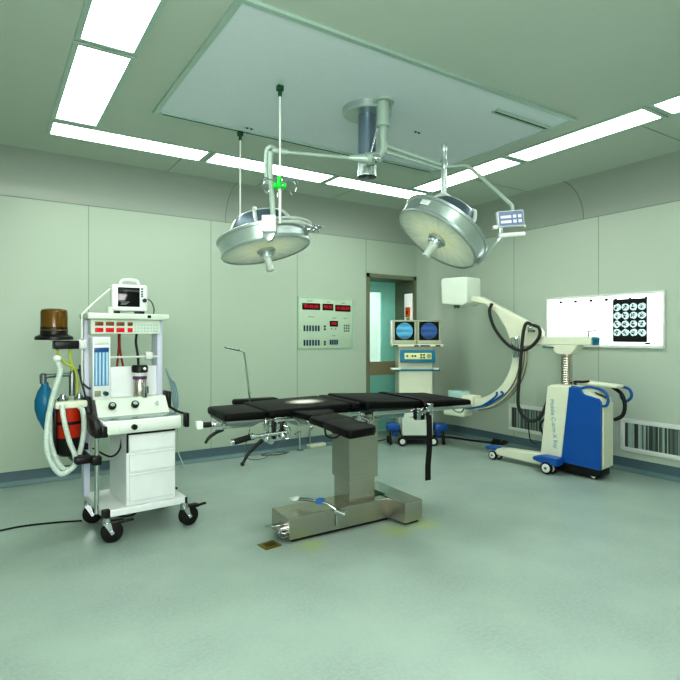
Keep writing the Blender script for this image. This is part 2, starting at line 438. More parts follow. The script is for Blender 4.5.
rail(3.02, 3.58, 2.60, 'short slotted rail in ceiling at upper right near the lights')
for (px, py, lb) in ((417, 132, 'tiny dark fixing in ceiling panel above right surgical lamp'), (249, 128, 'tiny dark fixing beside the drip rod rail')):
    d = (HC-.012-EYE)*FPX/(HOR-py); q = P(px, py, d)
    t = thing('ceiling_fixing', lb, 'fixing', (q.x, q.y, HC-.012))
    MB().cyl((-.015, 0, -.008), (-.015, 0, 0), .008, seg=12).cyl((.02, 0, -.008), (.02, 0, 0), .008, seg=12).build('screw_heads', M_dgrey, t)
    MB().box(-.035, .04, -.012, .012, -.002, 0).build('plate', M_alu, t)
MB().box(5.05-.1, 5.05+.1, 1.6, 1.9, HC-.004, HC).build('trim_7', M_alu, kind='structure')

# ---- drip rods
def drip_rod(p, zb, hooks, label):
    zt = HC-.024
    t = thing('drip_rod', label, 'IV rod', (p.x, p.y, zt))
    L = zt-zb
    MB().cyl((0, 0, -L), (0, 0, -.02), .0065, seg=10).cyl((0, 0, -L), (0, 0, -L+.22), .009, seg=10).build('rod', M_white2, t)
    MB().box(-.02, .02, -.016, .016, -.035, 0, .004).cyl((0, 0, -.07), (0, 0, -.03), .012, seg=10).build('rail_slider', M_gline, t)
    if hooks:
        zh = -(zt-hooks)
        m = MB()
        for k in range(5):
            a = 2*PI*k/5+.3; c, s_ = math.cos(a), math.sin(a)
            m.prism([(0, 0, zh-.018), (c*.036-s_*.014, s_*.036+c*.014, zh-.034), (c*.045, s_*.045, zh-.03), (c*.036+s_*.014, s_*.036-c*.014, zh-.034)], (0, 0, .028), .004)
        m.cyl((0, 0, zh-.035), (0, 0, zh+.04), .018, seg=14)
        m.build('hook_hub', M_green, t)
        for k in range(4):
            a = PI/2*k+YAW*-1+.25; c, s_ = math.cos(a), math.sin(a)
            q = lambda r, z: (c*r, s_*r, zh+z)
            MB().tube([q(.02, .0), q(.07, .02), q(.1, .0), q(.1, -.045), q(.08, -.07), q(.065, -.05)], .0045, seg=8).tube([q(.07, .02), q(.1, .03), q(.115, .012)], .004, seg=8).build('hook', M_chrome, t)
    return t
p1 = P(236, 131, 4.26)
drip_rod(Vector((p1.x, 3.93, 0)), 2.02, None, 'thin white drip rod hanging behind the left surgical lamp')
drip_rod(P(280, 113, 3.42), 2.06, EYE+153*3.42/FPX, 'thin white drip rod with bright green hook hub, in front of left lamp')

# ================================================================== SURGICAL LAMPS
mt = thing('lamp_ceiling_mount', 'grey ceiling column and pale hub pipe carrying both surgical lamps', 'ceiling mount', P(367, 113, 3.8)*1)
mt.location.z = HC-.012; o0 = mt.location.copy(); W = T(-o0.x, -o0.y, -o0.z)
a = P(367, 177, 3.8)
MB(W).lathe([(.062, a.z+.10), (.062, HC-.05)], (a.x, a.y, 0), m=M_col).lathe([(.066, a.z), (.066, a.z+.11), (.061, a.z+.11), (.05, a.z+.02), (.05, a.z)], (a.x, a.y, 0), m=M_lamp).lathe([(0, a.z+.03), (.05, a.z+.03)], (a.x, a.y, 0), m=M_dgrey).build('column', M_col, mt)
MB(W).lathe([(0, HC-.06), (.16, HC-.06), (.17, HC-.05), (.17, HC-.012), (0, HC-.012)], (a.x, a.y, 0)).build('ceiling_flange', M_lamp, mt)
b0 = P(383, 126, 3.66); b1 = P(383, 153, 3.66); b2 = P(375, 159, 3.66)
MB(W).cyl((b0.x, b0.y, b0.z), (b0.x, b0.y, HC-.02), .042).lathe([(.03, b0.z-.01), (.046, b0.z), (.046, b0.z+.02), (.042, b0.z+.02)], (b0.x, b0.y, 0)).lathe([(0, HC-.03), (.075, HC-.03), (.075, HC-.012), (0, HC-.012)], (b0.x, b0.y, 0)).build('hub_collar', M_arm, mt)
MB(W).cyl(b0, (b0.x, b0.y, b1.z+.03), .027).tube([(b0.x, b0.y, b1.z+.06), (b0.x, b0.y, b1.z+.02), b2], .028).build('hub_pipe', M_arm, mt)
MB(W).tube([P(377, 129, 3.62), P(371, 152, 3.62)], .007, smooth=False).build('safety_cable', M_chrome, mt)

def lamp_body(t, W, c, u, R=.33, handle=.10, view=None):
    ax = Vector(u)
    MB(W).lathe([(R-.025, -.012), (R-.012, -.012), (R-.006, -.004), (R-.007, .010), (R-.013, .014), (R-.004, .086), (R+.004, .09), (R+.007, .104), (R-.004, .112), (R-.05, .12), (.21, .135)], c, ax, seg=72).build('rim', M_lamp, t)
    MB(W).lathe([(0, .012), (.12, .010), (.24, .004), (R-.024, -.008)], c, ax, seg=72).build('lens', M_lens, t)
    MB(W).lathe([(.214, .126), (.205, .18), (.165, .242)], c, ax, seg=64).build('dome_side', M_inset, t)
    MB(W).lathe([(.170, .238), (.16, .25), (.09, .272), (0, .28)], c, ax, seg=64).build('dome_cap', M_lamp2, t)
    F = Matrix.Translation(c) @ frame_to(ax)
    for k in range(4):
        a0 = PI/2*k+.35; q = lambda r_, z_: (r_*math.cos(a0), r_*math.sin(a0), z_)
        MB(W @ F).tube([q(.224, .12), q(.212, .185), q(.172, .246), q(.12, .268)], .014, seg=8).build('dome_rib', M_lamp2, t)
    MB(W).lathe([(.0, .0), (.062, .0), (.068, -.010), (.060, -.020), (.044, -.022), (.044, -.03), (.052, -.034), (.048, -.046), (0, -.046)], c, ax).build('handle_socket', M_lamp, t)
    hd = MB(W); d = -ax
    hd.lathe([(.036, -.04), (.036, -.055), (.027, -.065), (.025, -handle-.04), (.028, -handle-.05), (.022, -handle-.056), (0, -handle-.056)], c, ax).build('sterile_handle', M_lamp2, t)
# lamp 1
C1 = P(266, 250, 3.82); u1 = (Vector((cY, -sY, 0))*-.22+Vector((sY, cY, 0))*.085+Vector((0, 0, 1))*.97).normalized()
t = thing('surgical_lamp', 'left round silver surgical lamp with white joint box, above the table head', 'surgical lamp', C1, 0, 'surgical lamps')
W = T(*(-C1))
lamp_body(t, W, C1, u1, .325)
FX = Vector((cY, -sY, 0)); FY = Vector((sY, cY, 0))
e0 = P(372, 159, 3.64); e1 = P(349, 158, 3.62); e2 = P(283, 152, 3.5); e3 = P(272, 150, 3.48)
MB(W).cyl(P(379, 158, 3.645), P(366, 158.5, 3.63), .042).cyl(e0, e1, .040, .019).cyl(e1, e2, .014, .012).cyl(e2+(e2-e3)*.4, e3, .022, .022).build('spring_arm', M_arm, t)
MB(W).sph(P(376, 158.5, 3.6), .03, m=M_chrome).build('hub_joint', M_chrome, t)
MB(W).tube([e3+FX*.03, P(270, 147, 3.48), P(266.5, 154, 3.48), P(266.5, 178, 3.48), P(268.5, 184, 3.48)], .015, seg=12).tube([P(271, 152, 3.46), P(270.5, 165, 3.46), P(270.8, 180, 3.46), P(273, 216, 3.46)], .017, seg=12).build('drop_tube', M_arm, t)
bx = P(269.5, 224.5, 3.46)
m = MB(W @ Matrix.Translation(bx) @ Matrix.Rotation(-YAW, 4, 'Z')); m.box(-.045, .045, -.045, .045, -.053, .053, .006).build('joint_box', M_white2, t)
m = MB(W @ Matrix.Translation(bx) @ Matrix.Rotation(-YAW, 4, 'Z')); m.prism([(-.045, -.02, -.053), (.04, -.02, -.053), (.02, -.02, -.10), (-.01, -.02, -.115), (-.035, -.02, -.09)], (0, .05, 0), .004).build('joint_bracket', M_lamp, t)
# half-ring yoke round the lamp from the box to the right pivot
F = frame_to(u1); pts = []
bdir = (bx-C1); fx = F.col[0].xyz; fy = F.col[1].xyz
ang0 = math.atan2(bdir.dot(fy), bdir.dot(fx)); rt = FX
ang1 = math.atan2(rt.dot(fy), rt.dot(fx))
while ang1 < ang0: ang1 += 2*PI
if ang1-ang0 > PI: ang1 -= 2*PI
for k in range(13):
    a = ang0+(ang1-ang0)*k/12
    pts.append(C1+u1*.075+(fx*math.cos(a)+fy*math.sin(a))*.352)
MB(W).tube(pts, .011, seg=8, n=3).tube([p_+u1*.03 for p_ in pts], .008, seg=8, n=3).build('yoke', M_lamp2, t)
pv = pts[-1]
m = MB(W); m.cyl(pv-FX*.04, pv+FX*.05, .024).sph(pv+FX*.03-FY*.05, .022).sph(pv+FX*.01-FY*.07-Vector((0, 0, .02)), .016).tube([pv-FY*.03, pv+FX*.07-FY*.05, pv+FX*.04-FY*.08], .008)
m.build('pivot_knobs', M_chrome, t)
# lamp 2
C2 = P(437.5, 239, 3.72); u2 = (FX*.575+FY*.17+Vector((0, 0, 1))*.80).normalized()
t = thing('surgical_lamp', 'right tilted round silver surgical lamp with a hanging button panel', 'surgical lamp', C2, 0, 'surgical lamps')
W = T(*(-C2))
lamp_body(t, W, C2, u2, .318)
g0 = P(385, 150, 3.7); g1 = P(441, 167, 3.78)
m = MB(W); m.cyl(P(386, 146, 3.68), P(441, 165, 3.78), .015).cyl(P(386, 152, 3.66), P(441, 169, 3.76), .011).cyl(P(383, 149, 3.66), P(383, 149, 3.8), .022)
m.build('spring_arm', M_arm, t)
jt = P(444, 165, 3.8)
MB(W).cyl((jt.x, jt.y, P(444, 146, 3.8).z), (jt.x, jt.y, P(444, 203, 3.8).z), .019).lathe([(.0, 0), (.024, 0), (.026, .012), (.026, .06), (.02, .07)], (jt.x, jt.y, jt.z-.03)).lathe([(.0, .03), (.022, .03), (.024, 0), (.019, -.02)], (jt.x, jt.y, P(444, 146, 3.8).z-.02)).build('drop_tube', M_lamp, t)
pa = [P(446, 167, 3.8), P(458, 166, 3.76), P(466, 166, 3.72), P(474, 171, 3.69), P(508, 202, 3.55), P(512, 206, 3.53), P(512.5, 212, 3.53)]
MB(W).tube(pa, .0125, seg=12).build('panel_arm', M_arm, t)
# panel
pc = P(510, 219, 3.53)
PM = W @ Matrix.Translation(pc) @ Matrix.Rotation(-YAW+.05, 4, 'Z') @ RY(-5)
pn = MB(PM); pn.box(-.087, .087, -.02, .02, -.052, .052, .006).build('control_panel', M_white2, t)
MB(PM).box(-.081, .081, -.0215, -.02, -.046, .046).build('panel_face', M_pblue, t)
for (x0, x1, z0, z1) in ((-.07, .0, .002, .02), (-.07, .0, -.03, -.012), (.012, .034, .002, .022), (.046, .068, .002, .022), (.012, .034, -.03, -.01), (.046, .068, -.03, -.01)):
    MB(PM).box(x0, x1, -.0245, -.0215, z0, z1, .001).build('button', M_white, t)
MB(PM).box(-.12, -.087, -.014, .014, -.06, -.035, .005).box(.085, .10, -.006, .006, -.06, -.045, .003).build('panel_knob', M_white2, t)
MB(PM).cyl((-.085, 0, -.103), (.09, 0, -.103), .015, bev=.003).build('grip_bar', M_white2, t)
MB(PM).box(-.08, -.055, -.01, .01, -.092, -.05, .003).build('grip_bracket', M_lamp, t)
rr = C2+u2*.05+(FX*.8-Vector((0, 0, .6))).normalized()*.30
MB(W).tube([P(503, 236, 3.53), P(497, 242, 3.54), P(485, 256, 3.6), P(478, 262, 3.66), C2+u2*.04+(FX*.805-Vector((0, 0, .59)))*.325], .013, seg=12).build('lower_arm', M_lamp, t)
# rim stickers
F = frame_to(u2)
def rim_sticker(px, py, C, u, R, t, W, w, h, mm):
    # find rim direction whose projection is nearest to the surveyed point
    F = frame_to(u); best = None
    for k in range(360):
        a = 2*PI*k/360; v = F.col[0].xyz*math.cos(a)+F.col[1].xyz*math.sin(a); q = C+v*R+u*.054
        xc = q.x*cY-q.y*sY; yc = q.x*sY+q.y*cY
        X = 340+FPX*xc/yc; Y = HOR-FPX*(q.z-EYE)/yc
        toward = v.dot(-q+Vector((0, 0, EYE)))
        if toward < 0: continue
        e = (X-px)**2+(Y-py)**2
        if best is None or e < best[0]: best = (e, v, q)
    v, q = best[1], best[2]
    side = u.cross(v).normalized()
    Mx = Matrix((side, u, v)).transposed().to_4x4()
    MB(W @ Matrix.Translation(q) @ Mx).box(-w/2, w/2, -h/2, h/2, -.002, .003, .001).build('label_plate', mm, t)
rim_sticker(424, 207, C2, u2, .318-.005, t, W, .07, .035, M_label)
rim_sticker(478, 256, C2, u2, .318-.005, t, W, .04, .085, M_white)
# lamp light on the table
sp = bpy.data.lights.new('lamp_beam', 'SPOT'); so = bpy.data.objects.new('lamp_beam', sp); COL.objects.link(so)
so.location = C1-u1*.18; tgt = Vector((1.93, 3.44, .89))
so.rotation_euler = (tgt-so.location).to_track_quat('-Z', 'Y').to_euler()
sp.energy = 5000; sp.spot_size = math.radians(16); sp.spot_blend = 1.0; sp.shadow_soft_size = .05; sp.color = (1, 1, .9)

# ================================================================== WALL CONTROL PANEL
t = thing('wall_control_panel', 'flush wall panel with red digital displays and rows of dark buttons', 'control panel', (3.507, YW, 1.513))
MB().box(-.385, .385, -.010, 0, -.30, .30, .003).build('face_plate', mat('panel face', rgb(186, 206, 184), .45), t)
m = MB()
for a, b, c, d in ((-.40, .40, .30, .315), (-.40, .40, -.315, -.30), (-.40, -.385, -.3, .3), (.385, .40, -.3, .3)): m.box(a, b, -.014, 0, c, d)
m.build('frame', mat('panel frame mint', rgb(176, 204, 180), .5), t)
def px2(x): return (x-305)/385.0     # helper in panel crop units
for (x0, x1, z0, z1, s_) in ((-.345, -.095, .155, .235, '88:88:88'), (-.06, .095, .155, .235, '88:88'), (.125, .355, .145, .225, '88:88:88'), (.045, .165, -.045, .025, '888')):
    d_ = MB().box(x0, x1, -.014, -.01, z0, z1, .002).build('display', M_redd, t)
    text('digits', s_, (z1-z0)*.72, T((x0+x1)/2, -.0155, (z0+z1)/2) @ RX(90), M_red, d_)
for zc in (-.075, -.25):
    for k in range(6):
        x = -.315+k*.04; MB().box(x-.012, x+.012, -.014, -.01, zc-.03, zc+.04, .002).build('button', M_navy if k else M_dgrey, t)
for z in (-.045, -.08, -.235, -.265): MB().box(-.04, -.015, -.014, -.01, z-.012, z+.012, .002).build('button', M_dgrey, t)
for k in range(4): MB().box(.045+k*.032, .07+k*.032, -.014, -.01, -.27, -.21, .002).build('button', M_navy, t)
for i in range(3):
    for k in range(3): MB().box(.255+k*.032, .275+k*.032, -.014, -.01, -.11+i*.034, -.088+i*.034, .002).build('button', M_greyp, t)
for x, z in ((.07, -.075), (.13, -.075)): MB().cyl((x, -.015, z), (x, -.01, z), .008, seg=12).build('button', M_greyp, t)
m = MB()
for a, b, z in ((-.28, -.2, .262), (.0, .05, .255), (.22, .27, .25), (-.26, -.18, .07), (.08, .14, .06), (.25, .3, .06), (.08, .13, -.16)): m.box(a, b, -.0105, -.0095, z-.004, z+.004)
m.build('printed_captions', M_ltxt, t)

# ================================================================== X-RAY LIGHT BOX
LY = (2.613+3.867)/2; LZ = 1.51
t = thing('x_ray_viewer', 'long glowing white film viewer mounted on the right wall', 'light box', (XW, LY, LZ))
L = .627
MB().box(-.012, 0, -L, L, -.25, .25).build('lit_screen', M_vbox, t)
m = MB(); m.box(-.03, 0, -L-.018, -L, -.28, .275, .004).box(-.03, 0, L, L+.02, -.28, .275, .004).box(-.03, 0, -L, L, -.28, -.25, .004).box(-.03, 0, -L, L, .25, .272, .004)
m.build('frame', M_white2, t)
for y in (.46, .28, .10, -.07): MB().cyl((-.03, y, .215), (-.012, y, .215), .014, seg=12).build('clip', M_black, t)
MB().box(-.022, -.012, -.51, -.46, -.243, -.225, .002).build('switch', M_black, t)
t = thing('x_ray_film', 'black film sheet of scan images clipped to the lit viewer', 'film', (XW-.018, 2.931, 1.505))
MB().box(-.003, 0, -.17, .17, -.215, .215).build('film_sheet', M_film, t)
M_scan = mat('scan tissue', rgb(190, 226, 226), .5, noise=.9, scale=38, emit=.55, ecol=rgb(190, 230, 230))
m = MB(); rnd = random.Random(3)
for i in range(4):
    for k in range(4):
        y = .125-k*.083; z = .135-i*.085
        tt = bmesh.new(); ring = []; inn = []
        for q in range(18):
            a = 2*PI*q/18; r1 = .040*(1+rnd.uniform(-.12, .12)); r2 = .017*(1+rnd.uniform(-.6, .6))
            ring.append(tt.verts.new((-.0045, y+r1*math.cos(a), z+r1*.92*math.sin(a)))); inn.append(tt.verts.new((-.0045, y+.006+r2*math.cos(a), z+r2*math.sin(a))))
        for q in range(18): tt.faces.new((ring[q], ring[(q+1) % 18], inn[(q+1) % 18], inn[q]))
        m.merge(tt); m.tube([(-.0045, y-.01, z-.008), (-.0045, y+.006, z+.008), (-.0045, y+.014, z-.004)], .003, seg=5, n=2)
m.build('scan_images', M_scan, t)
for y in (.14, -.005, -.165):
    MB().box(-.012, .002, y-.012, y+.012, .205, .228, .003).build('clip', M_dgrey, t)

# ================================================================== WALL VENTS
def vent(y1, w, label):
    y0 = y1-w; t = thing('wall_vent', label, 'air vent', (XW, (y0+y1)/2, .36), 0, 'low return air grilles in the right wall')
    a = w/2
    m = MB(); f = .045
    m.box(-.014, 0, -a, a, .165-f, .165, .003).box(-.014, 0, -a, a, -.165, -.165+f, .003).box(-.014, 0, -a, -a+f, -.12, .12, .003).box(-.014, 0, a-f, a, -.12, .12, .003)
    m.build('frame', M_white2, t)
    MB().box(-.002, 0, -a+f, a-f, -.12, .12).build('dark_backing', mat('vent backing', rgb(56, 64, 58), .7), t)
    rr = random.Random(int(y1*10)); y = -a+f+.012
    m = MB()
    gm = [mat('slat pale', rgb(170, 190, 184), .5), mat('slat mid', rgb(104, 122, 118), .5), mat('slat olive', rgb(84, 96, 78), .5)]
    while y < a-f-.008:
        ww = rr.uniform(.003, .0075); m.box(-.010, -.003, y-ww, y+ww, -.12, .12, m=rr.choice(gm)); y += rr.uniform(.010, .0165)
    m.build('slats', gm[0], t)
vent(4.43, .90, 'white framed grille of upright slats behind the mobile x-ray unit')
vent(3.03, .90, 'white framed grille of upright slats at the right edge, below the film viewer')

# ================================================================== ANESTHESIA MACHINE
o = (0.926, 4.052); A = 4
t = thing('anesthesia_machine', 'tall white wheeled anesthesia trolley with drawers and corrugated hoses', 'anesthesia machine', (o[0], o[1], 0), A)
MB().box(-.315, .25, -.24, .30, .155, .205, .008).build('base_plate', M_white, t)
for (x, y, tw) in ((-.262, -.25, -8), (.262, -.235, 4), (-.275, .22, -14), (.235, .26, 6)):
    F = T(x, y, 0) @ RZ(tw)
    w = MB(F).cyl((0, -.028, .068), (0, -.004, .068), .068, bev=.012, seg=32).cyl((0, .004, .068), (0, .028, .068), .068, bev=.012, seg=32).build('caster', M_rubber, t)
    MB(F).lathe([(.0, .165), (.026, .165), (.03, .14), (.03, .118), (0, .115)], (-.03, 0, 0), seg=20).prism([(-.055, -.034, .135), (-.01, -.034, .135), (.008, -.034, .06), (-.006, -.034, .052)], (0, .005, 0)).cyl((0, -.038, .068), (0, -.028, .068), .012, seg=14).build('fork', M_chrome, w)
    MB(F).box(-.01, .075, -.03, .03, .118, .14, .009).box(.05, .135, -.012, .012, .118, .132, .005, R=RY(-6)).build('brake_lever', M_black, w)
MB().box(-.318, -.27, -.245, -.20, .13, .21, .006).build('corner_guard', M_black, t)
MB().box(.235, .253, -.243, -.2, .15, .2, .004).build('corner_guard', M_black, t)
# drawer cabinet
MB().box(-.165, .172, -.225, .2, .205, .705, .006).build('cabinet', M_white, t)
for (z0, z1) in ((.235, .42), (.432, .56), (.572, .682)):
    dwr = MB().box(-.148, .165, -.24, -.222, z0, z1, .006).build('drawer', M_white, t)
    MB().box(-.14, .157, -.245, -.239, z1-.014, z1-.004, .002).build('pull_lip', M_white2, dwr)
MB().box(-.16, .168, -.23, -.224, .684, .7).box(-.164, -.152, -.232, -.224, .565, .69).build('drawer_seal', M_black, t)
# uprights, shelf, header
MB().box(-.34, -.30, .19, .28, .20, 1.47, .005).build('left_upright', mat('upright pale lilac', rgb(214, 218, 234), .4), t)
MB().box(.165, .205, .14, .28, .70, 1.47, .005).build('right_upright', mat('upright pale lilac', rgb(214, 218, 234), .4), t)
MB().box(-.345, .222, .04, .32, 1.47, 1.512, .006).build('top_shelf', M_cream2, t)
MB().box(.06, .085, .037, .041, 1.482, 1.502, .002).build('shelf_knob', M_black, t)
MB().box(-.318, .172, .09, .26, 1.365, 1.47, .005).build('header_unit', M_cream2, t)
for k, x in enumerate((-.262, -.19, -.118, -.05)):
    w = .028 if k < 3 else .018
    MB().box(x-w, x+w, .086, .09, 1.424, 1.45, .002).build('amber_display', M_brown, t)
    MB().box(x-w, x+w, .086, .09, 1.378, 1.408, .002).build('red_display', M_red, t)
m = MB()
for i in range(8):
    for z in (1.38, 1.402, 1.424): m.box(-.02+i*.023, -.006+i*.023, .087, .09, z, z+.012, .001)
m.build('keypad', mat('pale keys', rgb(196, 214, 208), .5), t)
# flow meter block
MB(T(-.012, 0, 0)).box(-.298, -.178, .07, .24, .90, 1.345, .006).build('flow_meter', M_white, t)
MB(T(-.012, 0, 0)).box(-.288, -.192, .066, .07, 1.0, 1.268).build('flow_window', M_flow, t)
for k in range(4):
    x = -.275+k*.0235; MB(T(-.012, 0, 0)).cyl((x, .062, 1.005), (x, .062, 1.235), .007, seg=12).build('flow_tube', M_flow2, t)
MB(T(-.012, 0, 0)).box(-.288, -.192, .06, .066, 1.24, 1.268, .001).build('window_header', mat('flow header blue', rgb(40, 92, 150), .4), t)
MB(T(-.012, 0, 0)).box(-.288, -.19, .067, .07, 1.29, 1.325, .001).build('flow_label', M_cream2, t)
MB(T(-.012, 0, 0)).box(-.285, -.245, .065, .07, .925, .965, .002).build('flow_switch', mat('khaki switch', rgb(150, 160, 130), .5), t)
MB(T(-.012, 0, 0)).cyl((-.215, .03, .945), (-.215, .07, .945), .015, seg=18).build('flow_knob', mat('knob teal', rgb(10, 80, 70), .4), t)
MB().box(-.19, .175, .16, .20, .90, 1.125, .004).build('back_panel', M_white, t)
MB().cyl((-.18, .14, 1.195), (.17, .14, 1.195), .008).build('cross_bar', M_white2, t)
MB().box(.07, .125, .11, .165, 1.175, 1.232, .01).build('bar_clamp', M_white2, t)
MB().tube([(-.095, .22, 1.37), (-.096, .22, 1.25), (-.11, .22, 1.1)], .008).tube([(-.09, .215, 1.37), (-.088, .21, 1.25), (-.06, .22, 1.1)], .008).build('red_hose', mat('rust red hose', rgb(140, 56, 36), .5), t)
MB().tube([(.035, .22, 1.37), (.03, .22, 1.3), (.038, .2, 1.2), (.035, .17, 1.1)], .009).build('dark_hose', M_darkhose, t)
# vaporizer
v = MB().lathe([(0, .90), (.044, .90), (.046, .91), (.046, 1.03), (.04, 1.04)], (.022, .10, 0)).build('vaporizer', M_ss, t)
MB().lathe([(.046, 1.03), (.05, 1.035), (.05, 1.05), (.046, 1.055)], (.022, .10, 0)).build('ring', mat('violet ring', rgb(96, 60, 110), .4), v)
MB().lathe([(.046, 1.055), (.046, 1.08), (.04, 1.085)], (.022, .10, 0)).build('collar', M_white2, v)
MB().lathe([(.044, 1.08), (.056, 1.085), (.058, 1.12), (.05, 1.135), (0, 1.138)], (.022, .10, 0)).build('dial', M_black, v)
MB().sph((.04, .043, 1.11), .012).build('dial_cap', M_white, v)
MB().cyl((.04, .05, .90), (.04, .05, .975), .02).cyl((.055, .04, .93), (.055, .04, .98), .012).build('filler', M_chrome, v)
# console and desk
m = MB(); m.prism([(-.30, -.045, .788), (-.30, .16, .788), (-.30, .16, .905), (-.30, .045, .905)], (.495, 0, 0), .004); m.build('console', M_cream2, t)
nrm = Vector((0, -.69, .72)); 
for x, r in ((-.20, .026), (-.045, .026), (.11, .014)):
    q = Vector((x, -.005, .853)); MB().cyl(q, q+Vector((0, -.018, .018)), r, bev=.003, m=M_cream2 if r < .02 else M_black).cyl(q+Vector((0, -.018, .018)), q+Vector((0, -.0195, .0195)), r*.6, m=M_alu).build('gauge', M_black, t)
MB().box(-.315, .205, -.245, .10, .755, .788, .008).build('desk', M_white, t)
MB().box(-.30, .195, -.235, -.045, .786, .792, .003).build('worktop', M_work, t)
m = MB(); m.box(-.312, .20, -.272, -.235, .70, .785, .016); m.build('front_panel', M_cream2, t)
MB().box(-.22, .185, -.278, -.270, .718, .768, .018).build('front_inlay', M_white2, t)
MB().cyl((-.13, -.30, .745), (-.13, -.27, .745), .018, seg=20).build('front_knob', M_black, t)
m = MB(); m.prism([(-.325, .14, .93), (-.325, .04, .93), (-.325, -.02, .83), (-.325, -.20, .80), (-.325, -.27, .76), (-.325, -.27, .69), (-.325, -.1, .69), (-.325, .0, .74), (-.325, .14, .78)], (-.045, 0, 0), .008)
m.box(-.33, -.29, -.272, -.2, .69, .765, .006)
m.build('left_side_bracket', M_black, t)
MB().box(.205, .23, .02, .14, .82, .935, .006).tube([(.215, .1, .83), (.23, -.1, .80), (.25, -.22, .79)], .009).box(.235, .265, -.25, -.2, .70, .80, .006).build('right_side_handle', M_black, t)
# chrome pole with clamp
MB().cyl((-.335, -.16, .175), (-.335, -.16, .72), .015).build('pole', M_chrome, t)
MB().box(-.37, -.31, -.20, -.12, .50, .56, .01).box(-.46, -.35, -.15, .10, .51, .555, .01, R=None).build('pole_clamp', M_black, t)
MB().tube([(-.3, .1, .56), (-.24, -.1, .53), (-.18, -.1, .56), (-.16, -.1, .64), (-.155, -.08, .71)], .006).build('gas_hose', M_black, t)
MB().tube([(-.19, .16, .92), (-.345, .12, 1.0), (-.40, .08, 1.12)], .006).tube([(-.345, .03, .86), (-.37, .03, .96), (-.39, .06, 1.07), (-.39, .08, 1.15)], .006).build('sensor_cable', M_dgrey, t)
# bellows dome
MB().lathe([(.0, 1.535), (.06, 1.533), (.078, 1.525), (.082, 1.51), (.082, 1.40), (.085, 1.385)], (-.545, .1, 0)).build('bellows_dome', M_amber, t)
m = MB(); m.lathe([(.076, 1.505), (.076, 1.40), (0, 1.40)], (-.545, .1, 0))
m2 = MB(); m2.lathe([(.0, 1.425), (.079, 1.425), (.083, 1.405), (.083, 1.36), (.115, 1.345), (.118, 1.325), (0, 1.32)], (-.545, .1, 0)); m2.build('bellows_base', M_black, t)
m.build('bellows', mat('dark amber bellows', rgb(60, 36, 12), .5), t)
MB().box(-.55, -.40, .04, .15, 1.262, 1.318, .006).build('bellows_bracket', M_black, t)
MB().box(-.40, -.345, .07, .14, 1.262, 1.325, .008).tube([(-.372, .1, 1.33), (-.372, .1, 1.50), (-.30, .12, 1.575), (-.18, .12, 1.69)], .007, smooth=False).tube([(-.372, .1, 1.27), (-.372, .1, 1.0), (-.36, .12, .90)], .008, smooth=False).build('support_arm', M_white2, t)
MB().tube([(-.53, .1, 1.30), (-.52, .1, 1.22), (-.47, .1, 1.16), (-.42, .1, 1.13), (-.40, .12, 1.02), (-.40, .12, .92)], .010).tube([(-.45, .1, 1.30), (-.445, .1, 1.2), (-.43, .12, 1.12), (-.43, .12, .95)], .010).build('yellow_tubing', M_yel, t)
# absorber
cx, cy = -.455, .1
MB().lathe([(0, .655), (.076, .655), (.078, .66), (.078, .86), (0, .86)], (cx, cy, 0), seg=36).build('absorber_canister', M_orange, t)
MB().lathe([(0, .535), (.06, .535), (.075, .55), (.08, .60), (.08, .66), (.0, .66)], (cx, cy, 0), m=M_black).lathe([(.0795, .75), (.082, .752), (.082, .768), (.0795, .77)], (cx, cy, 0), m=M_black).box(cx-.095, cx-.075, cy-.03, cy+.03, .56, .88, .004).box(cx+.06, cx+.12, cy-.02, cy+.04, .56, .60).build('canister_cage', M_black, t)
MB().box(-.555, -.355, .0, .2, .862, .912, .012).build('absorber_head', M_cream, t)
for x in (-.50, -.40): MB().lathe([(.03, .91), (.034, .915), (.034, .93), (.02, .945), (.014, .96), (0, .962)], (x, .05, 0), seg=24).build('valve_cap', M_chrome, t)
MB().tube([(-.62, .1, 1.06), (-.58, .1, 1.08), (-.45, .1, 1.085), (-.43, .1, 1.08)], .014).lathe([(.022, 1.03), (.022, 1.09), (.014, 1.10), (0, 1.10)], (-.61, .1, 0), seg=20).lathe([(.02, .94), (.02, 1.09), (.012, 1.11), (0, 1.11)], (-.435, .1, 0), seg=20).build('bag_connector', mat('satin steel', rgb(130, 140, 140), .3, metal=.8), t)
MB().lathe([(0, .715), (.008, .72), (.018, .74), (.045, .80), (.062, .86), (.062, .92), (.045, .98), (.024, 1.015), (.02, 1.04), (0, 1.045)], (-.60, .1, 0), seg=32).build('breathing_bag', M_bag, t)
def hp(pts, ly=.0):     # survey points on the plane y=ly of the trolley
    out = []; a_ = math.radians(A); ca, sa = math.cos(a_), math.sin(a_)
    for q in pts:
        px, py = q[:2]; yy = q[2] if len(q) > 2 else ly
        r = P(px, py, 1)-Vector((0, 0, EYE)); e = Vector((-o[0], -o[1]))
        rx, ry = ca*r.x+sa*r.y, -sa*r.x+ca*r.y; qx, qy = ca*e.x+sa*e.y, -sa*e.x+ca*e.y
        k = (yy-qy)/ry; out.append(Vector((qx+k*rx, yy, EYE+k*r.z)))
    return out
MB().tube(hp([(57, 361), (60, 372), (54, 392), (50, 410), (49, 430), (53, 452), (62, 468), (73, 467), (80, 452), (84, 430), (83, 412), (80, 407)], -.03), .019, rip=.014, seg=12).build('breathing_hose', M_hose, t)
MB().tube(hp([(62, 405, .0), (64, 420, -.04), (69, 440, -.06), (75, 456, -.07), (74, 466, -.075), (62, 474, -.075), (53, 466, -.075), (47, 450, -.07), (47, 430, -.05), (49, 412, -.03)]), .018, rip=.014, seg=12).build('breathing_hose', M_hose, t)
MB().sph(hp([(57, 359)], -.03)[0], .026).build('hose_cap', M_white2, t)
